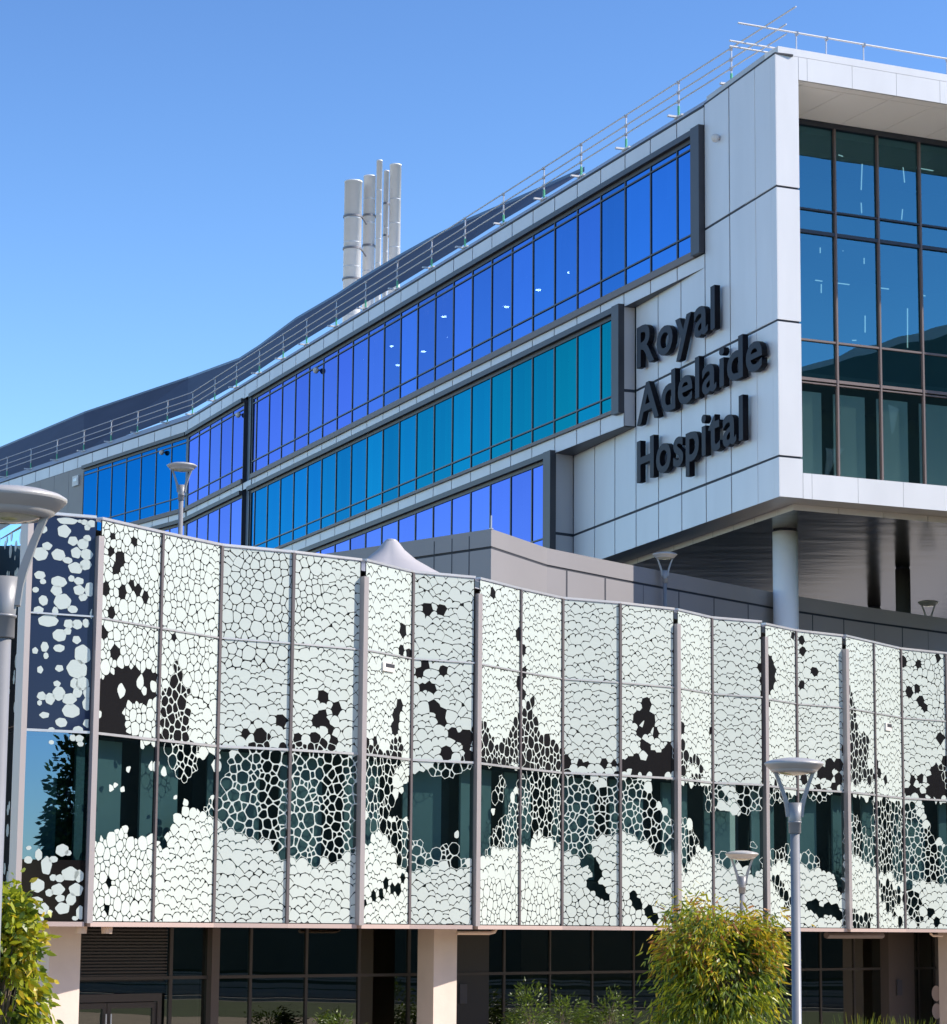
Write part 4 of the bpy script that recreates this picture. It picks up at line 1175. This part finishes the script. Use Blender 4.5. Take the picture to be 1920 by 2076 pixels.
# --- small louvred vents in two bright panels
for (px, py, w, h) in ((785, 1353, 25, 17), (1799, 1474, 15, 15)):
    u, v, k = from_px(px, py)
    for i, (a, b) in enumerate(PANELS):
        L = (PT[b] - PT[a]).length
        if U0[i] <= u <= U0[i] + L: break
    A, B = PT[a], PT[b]; d = (B - A).normalized(); n = Vector((d.y, -d.x, 0)); c = A + d * (u - U0[i])
    hw = w * k / F_PX / 2 / 0.55; hh = h * k / F_PX / 2
    mb = MB()
    q = [c - d * hw, c + d * hw, c + d * hw + n * 0.05, c - d * hw + n * 0.05]
    mb.hexa([(p.x, p.y, v - hh) for p in q] + [(p.x, p.y, v + hh) for p in q], 0)
    q = [c - d * hw * .55 + n * .05, c + d * hw * .95 + n * .05, c + d * hw * .95 + n * 0.06, c - d * hw * .55 + n * 0.06]
    mb.hexa([(p.x, p.y, v + hh * 0.0) for p in q] + [(p.x, p.y, v + hh * .85) for p in q], 1)
    mb.build('vent', [M['vent'], M['frame']], pav)

# --- recessed ground floor: glazing, pillars, doors, louvres
GO = PT[1] + NIN * 3.0
GF = Frame((GO.x, GO.y), math.degrees(math.atan2(WALLDIR.y, WALLDIR.x)))
ZG = ground_z(66)
def gu(px): return GF.uz(px, 1975)[0]
mb = MB()
u_l, u_r = gu(30), gu(1990)
for px, w in ((345, .06), (427, .15), (507, .05), (620, .05), (727, .05), (828, .06), (1021, .05), (1114, .035), (1200, .035), (1284, .035), (1380, .04), (1480, .04), (1580, .04), (1663, .05), (1731, .035), (1862, .035), (1893, .05)):
    u = gu(px); GF.box(mb, u - w * .8, u + w * .8, -0.06, 0.03 if w < .1 else 0.16, ZG, -0.1, 0 if w < .1 else 1)
GF.box(mb, u_l, u_r, -0.05, 0.04, -1.25, -1.18, 0)
M['gf_brown'] = pmat('bronze_pier', (0.075, 0.060, 0.055), 0.45)
gfr = mb.build('ground_frame', [M['gf_frame'], M['gf_brown']], pav)
for k, (pa, pb) in enumerate(((335, 427), (427, 507), (507, 620), (620, 727), (727, 828), (828, 925), (990, 1021), (1021, 1114), (1114, 1200), (1200, 1284), (1284, 1380), (1380, 1480), (1480, 1580), (1580, 1663), (1663, 1731), (1731, 1785), (1837, 1893), (1893, 2000))):
    g1 = MB(); GF.quad(g1, gu(pa), gu(pb), 0.0, ZG, -0.1)
    g1.build('ground_window', M['gf_glass'], gfr)
mb = MB()
GF.quad(mb, u_l, u_r, -5, ZG, 0, 0)
GF.box(mb, gu(925), gu(990), -0.3, 0.02, ZG, -0.1, 1)
GF.box(mb, gu(1785), gu(1837), -0.3, 0.30, ZG, -0.1, 2)
for px in (470, 1010, 1060): GF.box(mb, gu(px) - .5, gu(px) + .4, -1.6, -1.5, ZG, -1.25, 3)
mb.build('ground_back_wall', [M['gf_dark'], M['gf_dark'], M['gf_brown'], M['ceiling']], pav)
mb = MB()       # louvred panel above the door
ul, ur = gu(100), gu(337)
GF.box(mb, ul, ur, -0.2, -0.05, -1.30, -0.1, 0)
for k in range(16):
    z = -0.16 - k * 0.070
    GF.box(mb, ul, ur, -0.05, 0.02, z - 0.035, z, 1)
mb.build('louvre', [M['gf_dark'], M['louvre']], pav)
mb = MB()
u0d, u1d = gu(130), gu(322)
GF.box(mb, u0d, u1d, 0.0, 0.12, -1.72, -1.55, 0)
GF.box(mb, ul, ur, -0.02, 0.0, -1.55, -1.30, 1)
um = gu(214)
for u in (u0d, u1d - 0.12): GF.box(mb, u, u + 0.12, 0.0, 0.12, ZG, -1.72, 0)
for a, b in ((u0d + 0.12, um - 0.01), (um + 0.01, u1d - 0.12)):
    lf = MB()
    GF.box(lf, a, a + 0.11, 0.02, 0.08, ZG + 0.02, -1.74, 0); GF.box(lf, b - 0.11, b, 0.02, 0.08, ZG + 0.02, -1.74, 0)
    GF.box(lf, a + 0.11, b - 0.11, 0.02, 0.08, -1.86, -1.74, 0); GF.box(lf, a + 0.11, b - 0.11, 0.02, 0.08, ZG + 0.02, ZG + 0.2, 0)
    GF.quad(lf, a + 0.11, b - 0.11, 0.05, ZG + 0.2, -1.86, 1)
    dr = lf.build('door', [M['gf_frame'], M['gf_glass']], pav)
    hb = MB(); hu = b - 0.06 if a < um - 0.5 else a + 0.06
    hb.tube([GF.p(hu, 0.14, ZG + 0.8), GF.p(hu, 0.14, ZG + 1.3)], 0.018, 8); hb.build('handle', M['steel'], dr)
mb.build('door_frame', [M['gf_frame'], M['gf_glass']], pav)
for (pl, pm, pr, dep) in ((69, 98, 152, 1.9), (846, 879, 925, 2.0), (1910, 1945, 2000, 1.6)):
    u, v, k = from_px(pm, 1860)
    c = ray(pm, 1990); c = Vector((c.x, c.y, 0)) * (k / 1.0) ; c = c + Vector((c.x, c.y, 0)).normalized() * dep
    sc = c.y / F_PX
    fr_, fl_ = (pr - pm) * sc, (pm - pl) * sc
    dr_ = Vector((math.cos(R(47)), math.sin(R(47)), 0)); dl_ = Vector((-math.sin(R(47)), math.cos(R(47)), 0))
    e1 = c + dr_ * (fr_ / dr_.x); e2 = c + dl_ * (fl_ / -dl_.x)
    mb = MB(); mb.prism([(c.x, c.y), (e1.x, e1.y), (e1.x + e2.x - c.x, e1.y + e2.y - c.y), (e2.x, e2.y)], ZG - 0.2, -0.097)
    mb.build('pillar', M['concrete'], pav)
# conduits under the ledge
def under(px, dep):
    u, v, k = from_px(px, 1868); c = ray(px, 1876); c = Vector((c.x, c.y, 0)) * k
    return c + Vector((c.x, c.y, 0)).normalized() * dep
a, b = under(926, 0.5), under(992, 0.5)
mb = MB(); mb.tube([(a.x, a.y, -0.19), (b.x, b.y, -0.19), (b.x + .12, b.y + .1, -0.16), (b.x + .16, b.y + .14, -0.09)], 0.045, 8); mb.build('conduit', M['pipe'], pav)
a, b = under(1675, 0.8), under(1788, 0.8)
mb = MB(); mb.tube([(a.x, a.y, -0.2), (b.x, b.y, -0.2)], 0.09, 8); mb.build('conduit', M['brown'], pav)
a = under(1885, 0.4); b = under(1910, 0.4)
mb = MB(); mb.tube([(a.x, a.y, -0.12), (a.x + .1, a.y + .05, -0.2), (b.x, b.y, -0.2)], 0.035, 8); mb.build('conduit', M['pipe'], pav)
for px in (165, 217):
    a = under(px, 0.35); mb = MB(); mb.lathe([(0.11, -0.24), (0.12, -0.13), (0.12, -0.097)], (a.x, a.y, 0), 16)
    mb.build('downlight', M['pipe'], pav)
# wall plate and round discs by the right-hand door
for (px, py, nm) in ((938, 2015, 'wall_plate'), (1823, 2002, 'wall_plate')):
    u, z = GF.uz(px, py, 0.33 if px > 1000 else 0.03)
    mb = MB(); w = 0.33 if px > 1000 else 0.03
    GF.box(mb, u - 0.14, u + 0.14, w, w + 0.03, z - 0.24, z + 0.24)
    mb.build(nm, M['frame'], pav)
u, z = GF.uz(1899, 2040, 0.8)
t = thing('disc_sign', 'pair of pale pink discs stacked on a slim post by the right hand pillar', 'sign', GF.p(u, 0.8, ZG))
b = MB(); b.tube([GF.p(u + 0.35, 0.8, ZG), GF.p(u + 0.35, 0.8, -1.0)], 0.025, 8); b.build('pole', M['steel'], t)
for py in (2014, 2050):
    zz = GF.uz(1899, py, 0.8)[1]
    b = MB(); cc = GF.p(u, 0.8, zz)
    pp = [cc + Vector((0.14 * math.cos(q * math.pi / 12), 0, 0.24 * math.sin(q * math.pi / 12))) for q in range(24)]
    b.poly([(p.x, p.y, p.z) for p in pp]); b.poly([(p.x, p.y + 0.03, p.z) for p in pp][::-1])
    for q in range(24):
        p1, p2 = pp[q], pp[(q + 1) % 24]; b.poly([(p1.x, p1.y, p1.z), (p1.x, p1.y + .03, p1.z), (p2.x, p2.y + .03, p2.z), (p2.x, p2.y, p2.z)])
    b.build('disc', pmat('pink_disc', (0.75, 0.62, 0.60), 0.5), t)

# ------------------------------------------------------------------ street lamps
def make_lamp():
    DH = 0.85
    root = thing('street_lamp', 'x', 'street lamp', (0, 0, 0), 'matching saucer headed street lamps')
    r = DH / 2
    zr = 5.2          # rim height
    b = MB()
    b.lathe([(0.0, zr + 0.085), (r * .35, zr + 0.078), (r * .7, zr + 0.055), (r * .9, zr + 0.03), (r, zr + 0.005), (r * 1.0, zr - 0.008), (r * .985, zr - 0.02)], n=56, cap=False)
    b.lathe([(r * .985, zr - 0.02), (r * .82, zr - 0.085), (r * .80, zr - 0.088), (r * .80, zr - 0.10), (r * .66, zr - 0.135), (r * .62, zr - 0.135), (r * .60, zr - 0.12)], n=56, cap=False)
    head = b.build('lamp_head', M['lamp_top'], root, smooth=True)
    b = MB(); b.lathe([(r * .605, zr - 0.122), (r * .45, zr - 0.150), (r * .2, zr - 0.168), (0.0, zr - 0.172)], n=40, cap=False)
    b.build('lens', M['lens'], head, smooth=True)
    zc = zr - 0.56    # socket top
    for s in (-1, 1):
        b = MB()
        path = [(s * 0.075, zc - 0.20), (s * 0.10, zc - 0.06), (s * 0.135, zc + 0.06), (s * 0.20, zc + 0.26), (s * 0.262, zc + 0.42), (s * 0.295, zc + 0.475)]
        w = [0.045, 0.036, 0.030, 0.026, 0.025, 0.027]
        hw = [0.05, 0.05, 0.05, 0.045, 0.045, 0.05]
        base = len(b.V)
        for (x, z), ww, dd in zip(path, w, hw):
            for (dx, dy) in ((-ww, -dd), (ww, -dd), (ww, dd), (-ww, dd)): b.V.append((x + dx, dy, z))
        for k in range(len(path) - 1):
            for q in range(4):
                p = (q + 1) % 4
                b.F.append((base + 4 * k + q, base + 4 * k + p, base + 4 * k + 4 + p, base + 4 * k + 4 + q)); b.M.append(0)
        b.F.append((base + 3, base + 2, base + 1, base)); b.M.append(0)
        e = base + 4 * (len(path) - 1); b.F.append((e, e + 1, e + 2, e + 3)); b.M.append(0)
        b.build('arm', M['lamp'], root)
    b = MB(); b.lathe([(0.088, zc - 0.27), (0.090, zc - 0.26), (0.112, zc)], n=32); b.build('socket', M['lamp'], root)
    b = MB(); b.lathe([(0.080, zc - 0.43), (0.088, zc - 0.425), (0.088, zc - 0.285), (0.099, zc - 0.282), (0.099, zc - 0.268), (0.088, zc - 0.262)], n=32); b.build('collar', M['lamp'], root)
    b = MB(); b.lathe([(0.10, 0.0), (0.10, 0.02), (0.069, 0.04), (0.066, zc - 0.43)], n=28); o = b.build('pole', M['lamp'], root)
    for ch in root.children:
        if ch.name.split('.')[0] in ('pole', 'socket', 'collar'):
            for pl in ch.data.polygons: pl.use_smooth = len(pl.vertices) == 4
    b = MB(); b.lathe([(0.19, 0.0), (0.19, 0.02)], n=24)
    for k in range(4):
        a = math.pi / 4 + k * math.pi / 2; b.lathe([(0.018, 0.02), (0.018, 0.05)], (0.145 * math.cos(a), 0.145 * math.sin(a), 0), 8)
    b.build('base_plate', M['lamp'], root)
    return root
lamps = [(14, 1012, 18.3, 0.10, 'nearest and largest street lamp, its head cut by the left picture edge'),
         (1610, 1548, 37.5, 0.0, 'tall grey street lamp in front of the gum tree and right hand glass panels'),
         (1504, 1731, 66.6, 0.05, 'street lamp whose head shows just above the gum tree against the patterned glass'),
         (369, 944, 72.4, -0.05, 'street lamp rising behind the glass wall in front of the blue windows'),
         (1348, 1124, 89.0, 0.0, 'street lamp rising behind the glass wall against the dark overhang below the lettering'),
         (1882, 1221, 105.0, 0.06, 'farthest street lamp, in front of the pale soffit near the right edge')]
lp = make_lamp()
for i, (px, py, dep, rz, lab) in enumerate(lamps):
    o = lp if i == 0 else copy_tree(lp)
    p = at_depth(px, py, dep)
    o.location = (p.x, p.y, p.z - 5.2); o.rotation_euler = (0, 0, rz)
    o['label'] = lab

# ------------------------------------------------------------------ trees and plants
def leaf(b, p, d, side, L, w, m, curve=0.15):
    n = d.cross(side); n.normalize()
    q = [p, p + d * (L * .3) + side * w + n * (curve * L * .1), p + d * (L * .65) + side * (w * .8) + n * (curve * L * .05), p + d * L - n * (curve * L * .3),
         p + d * (L * .65) - side * (w * .8) + n * (curve * L * .05), p + d * (L * .3) - side * w + n * (curve * L * .1)]
    b.poly(q, m)
def rv():
    v = Vector((random.gauss(0, 1), random.gauss(0, 1), random.gauss(0, 1))); v.normalize(); return v
def tree(name, label, base, crown_c, rad, trunk_h, n_clump, per, L, w, droop, colour, bark_r, cat='tree', lump=0.30):
    t = thing(name, label, cat, base)
    tb = MB()
    top = Vector(crown_c)
    B = Vector(base)
    tb.tube([B, B.lerp(top, .35) + Vector((.04, .02, 0)), B.lerp(top, .7), top + Vector((0, 0, rad[2] * .5))], [bark_r, bark_r * .8, bark_r * .5, bark_r * .15], 8)
    cl = []
    lobes = [(rv(), random.uniform(.5, .74), random.uniform(.26, .46)) for q in range(16)]
    for k in range(n_clump):
        ld, lr, lw = lobes[k % 16]; v = rv(); q = ld * lr + v * lw * random.random() ** .45
        s = min(1.0, q.length / 0.95)
        c = top + Vector((q.x * rad[0], q.y * rad[1], q.z * rad[2]))
        cl.append((c, s))
        if k % 3 == 0:
            st = B.lerp(top, random.uniform(.55, .95))
            mid = st.lerp(c, .5) + Vector((0, 0, .08))
            tb.tube([st, mid, c], [bark_r * .32, bark_r * .2, bark_r * .06], 5)
    tb.build('trunk', M['bark'], t)
    b = MB()
    for c, s in cl:
        hfrac = (c.z - (top.z - rad[2])) / (2 * rad[2])
        tip = random.random()
        for q in range(per):
            p = c + Vector((random.gauss(0, 1) * lump * rad[0] * .5, random.gauss(0, 1) * lump * rad[1] * .5, random.gauss(0, 1) * lump * rad[2] * .5))
            out = (p - top); out.z *= .5
            if out.length > 1e-3: out.normalize()
            d = (out * (1 - droop) + Vector((0, 0, -droop)) + rv() * 0.45).normalized()
            side = d.cross(rv()); side.normalize()
            leaf(b, p, d, side, L * random.uniform(.65, 1.25), w * random.uniform(.8, 1.2), colour(hfrac, s, tip))
    b.build('crown', LEAF, t)
    return t
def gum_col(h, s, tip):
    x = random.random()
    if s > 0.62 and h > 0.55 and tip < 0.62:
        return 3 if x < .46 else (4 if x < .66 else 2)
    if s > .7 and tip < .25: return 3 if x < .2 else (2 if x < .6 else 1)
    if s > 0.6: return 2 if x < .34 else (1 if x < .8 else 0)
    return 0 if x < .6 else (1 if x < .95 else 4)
yc = 45.0
cpt = at_depth(1456, 1986, yc)
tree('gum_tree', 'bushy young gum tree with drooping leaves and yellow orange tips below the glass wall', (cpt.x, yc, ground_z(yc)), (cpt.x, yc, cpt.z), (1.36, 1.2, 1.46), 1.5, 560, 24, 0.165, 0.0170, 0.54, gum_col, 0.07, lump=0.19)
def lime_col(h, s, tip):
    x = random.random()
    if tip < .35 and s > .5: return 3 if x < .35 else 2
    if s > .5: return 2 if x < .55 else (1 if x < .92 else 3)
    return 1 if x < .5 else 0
yl = 24.0
cl_ = at_depth(22, 1985, yl)
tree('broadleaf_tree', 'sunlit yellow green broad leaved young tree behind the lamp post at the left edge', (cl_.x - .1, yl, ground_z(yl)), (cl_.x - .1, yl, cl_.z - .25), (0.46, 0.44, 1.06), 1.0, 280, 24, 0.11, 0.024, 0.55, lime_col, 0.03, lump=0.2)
def dull_col(h, s, tip):
    x = random.random(); return 0 if x < .75 else 1
for i, (px, dep, top_py, rad, lab) in enumerate(((690, 61.5, 2030, 0.75, 'low grey green shrub left of the middle pillar by the ground floor glass'), (1075, 65.0, 1995, 0.65, 'leafy shrub right of the middle pillar in front of dark glass'),
        (1140, 66.0, 2005, 0.60, 'middle one of three dark shrubs right of the middle pillar'), (1235, 67.5, 2010, 0.8, 'widest dark shrub, beside the gum tree by the ground floor glass'))):
    tpz = at_depth(px, top_py, dep); gz = ground_z(dep)
    hh = (tpz.z - gz) / 2
    tree('shrub', lab, (tpz.x, dep, gz), (tpz.x, dep, gz + hh), (rad, rad, hh), 0.3, 70, 22, 0.12, 0.018, 0.15, dull_col, 0.02, 'shrub', lump=0.25)['group'] = 'shrubs along the ground floor glass'
A, B = PT[0], PT[1]; dd = (B - A).normalized(); nn = Vector((dd.y, -dd.x, 0))
r0 = ray(168, 1700); hit = r0 * (A.dot(nn) / r0.dot(nn)); rd = Vector((r0.x, r0.y, 0)).normalized(); rd = rd - 2 * rd.dot(nn) * nn
tp_ = Vector((hit.x, hit.y, 0)) + rd * 38
tree('reflection_tree', 'unseen dark tree added to mirror as a silhouette in the far left pane', (tp_.x, tp_.y, ground_z(tp_.y)), (tp_.x, tp_.y, 3.4), (1.35, 1.35, 4.2), 2.5, 420, 16, 0.30, 0.07, 0.3, dull_col, 0.13, lump=0.16)  # tree out of view, added for its dark reflection in the first panel
# ornamental grasses along the planting bed
def tuft(px, dep, hgt, n, label, spread=0.3):
    p = at_depth(px, 2060, dep)
    t = thing('ornamental_grass', label, 'plant', (p.x, dep, ground_z(dep)), 'ornamental grasses in the planting bed')
    b = MB(); gz = ground_z(dep)
    for k in range(n):
        a = random.random() * 6.28; s = random.random() * spread; x, y = p.x + s * .5 * math.cos(a), dep + s * .5 * math.sin(a)
        h = hgt * random.uniform(.6, 1.05); l = random.uniform(.1, .6) * hgt * .5; wd = 0.012
        dx, dy = math.cos(a), math.sin(a)
        pts = [(x, y, gz), (x + dx * l * .3, y + dy * l * .3, gz + h * .55), (x + dx * l, y + dy * l, gz + h)]
        for q0, q1, w0, w1 in ((pts[0], pts[1], wd, wd * .8), (pts[1], pts[2], wd * .8, 0.002)):
            b.poly([(q0[0] - w0, q0[1], q0[2]), (q0[0] + w0, q0[1], q0[2]), (q1[0] + w1, q1[1], q1[2]), (q1[0] - w1, q1[1], q1[2])], random.choice((0, 1, 1, 2)))
    b.build('blades', LEAF, t)
tuft(1745, 54, 1.32, 130, 'wide tuft of arching grass in front of the dark doors at lower right', 0.9)
tuft(1850, 54, 1.26, 120, 'tuft of arching grass near the lower right corner', 0.8)
tuft(1640, 55, 1.12, 60, 'low tuft of grass right of the tall lamp post', 0.5)

# ------------------------------------------------------------------ surroundings to the right (seen in the glass reflections)
strip('lawn', M['grass'], 26, 44, 20, 160, 0.004)
strip('road', M['asphalt'], 46, 62, -60, 220, 0.004)
strip('kerb', M['kerb'], 45.4, 45.9, -60, 220, 0.0, 0.12)
for xk in (52.0, 57.5, 70.0, 76.0, 92.0, 101.0): strip('kerb', M['kerb'], xk, xk + 0.35, -60, 220, 0.0, 0.13)  # pale strips added for the step lines mirrored in the ground glass
strip('kerb', M['kerb'], 62.1, 62.6, -60, 220, 0.0, 0.12)
strip('lawn', M['grass'], 63.1, 80, -60, 220, 0.004)
strip('path', M['asphalt'], 80.1, 83, -60, 220, 0.006)
strip('lawn', M['grass'], 83.1, 118, -60, 220, 0.004)
dk = thing('research_building', 'dark green glazed building with a curved tan roof edge and small white fins', 'building', (128, 70, ground_z(80)))
b = MB(); fb = MB()
cc = Vector((152, 80, 0)); N = 60
ring = []
for k in range(N + 1):
    a = math.pi * 0.52 + math.pi * 0.96 * k / N
    ring.append((cc.x + 34 * math.cos(a), cc.y + 126 * math.sin(a)))
def htop(i): return 38 + 12 * math.sin(math.pi * i / N) ** 1.3
for k in range(N):
    a, c = ring[k], ring[k + 1]; ha, hc = htop(k), htop(k + 1)
    b.poly([(a[0], a[1], -4), (c[0], c[1], -4), (c[0], c[1], hc), (a[0], a[1], ha)], 0)
    ia, ic = (cc.x + (a[0] - cc.x) * .86, cc.y + (a[1] - cc.y) * .95), (cc.x + (c[0] - cc.x) * .86, cc.y + (c[1] - cc.y) * .95)
    b.poly([(a[0], a[1], ha), (c[0], c[1], hc), (ic[0], ic[1], hc + 2.4), (ia[0], ia[1], ha + 2.4)], 1)
    b.poly([(ia[0], ia[1], ha + 2.4), (ic[0], ic[1], hc + 2.4), (cc.x + 20, ic[1], hc + 2.4), (cc.x + 20, ia[1], ha + 2.4)], 1)
b.build('shell', [M['dk_building'], M['tan_roof']], dk)
for k in range(2, N - 2, 1):
    a, c = ring[k], ring[k + 1]; h = htop(k) - 5.5 - (k % 2) * 2.2
    d = Vector((c[0] - a[0], c[1] - a[1], 0)); n = Vector((-d.y, d.x, 0)).normalized()
    if n.x > 0: n = -n
    o = Vector((a[0], a[1], 0)) + n * 0.5
    b = MB(); s = random.uniform(.5, 1.1)
    p0, p1, p2 = o + Vector((0, 0, h)), o + d * .45 * s + Vector((0, 0, h + .6)), o + d * .35 * s + n * .4 + Vector((0, 0, h - 3.0 * s))
    b.poly([p0, p1, p2]); b.poly([p0 + n * .1, p2 + n * .1, p1 + n * .1])
    b.build('fin', M['fin'], dk)

# ------------------------------------------------------------------ raise everything so that the paving lies near z = 0
for o in list(COL.objects):
    if o.parent is None:
        o.location.z += EYE
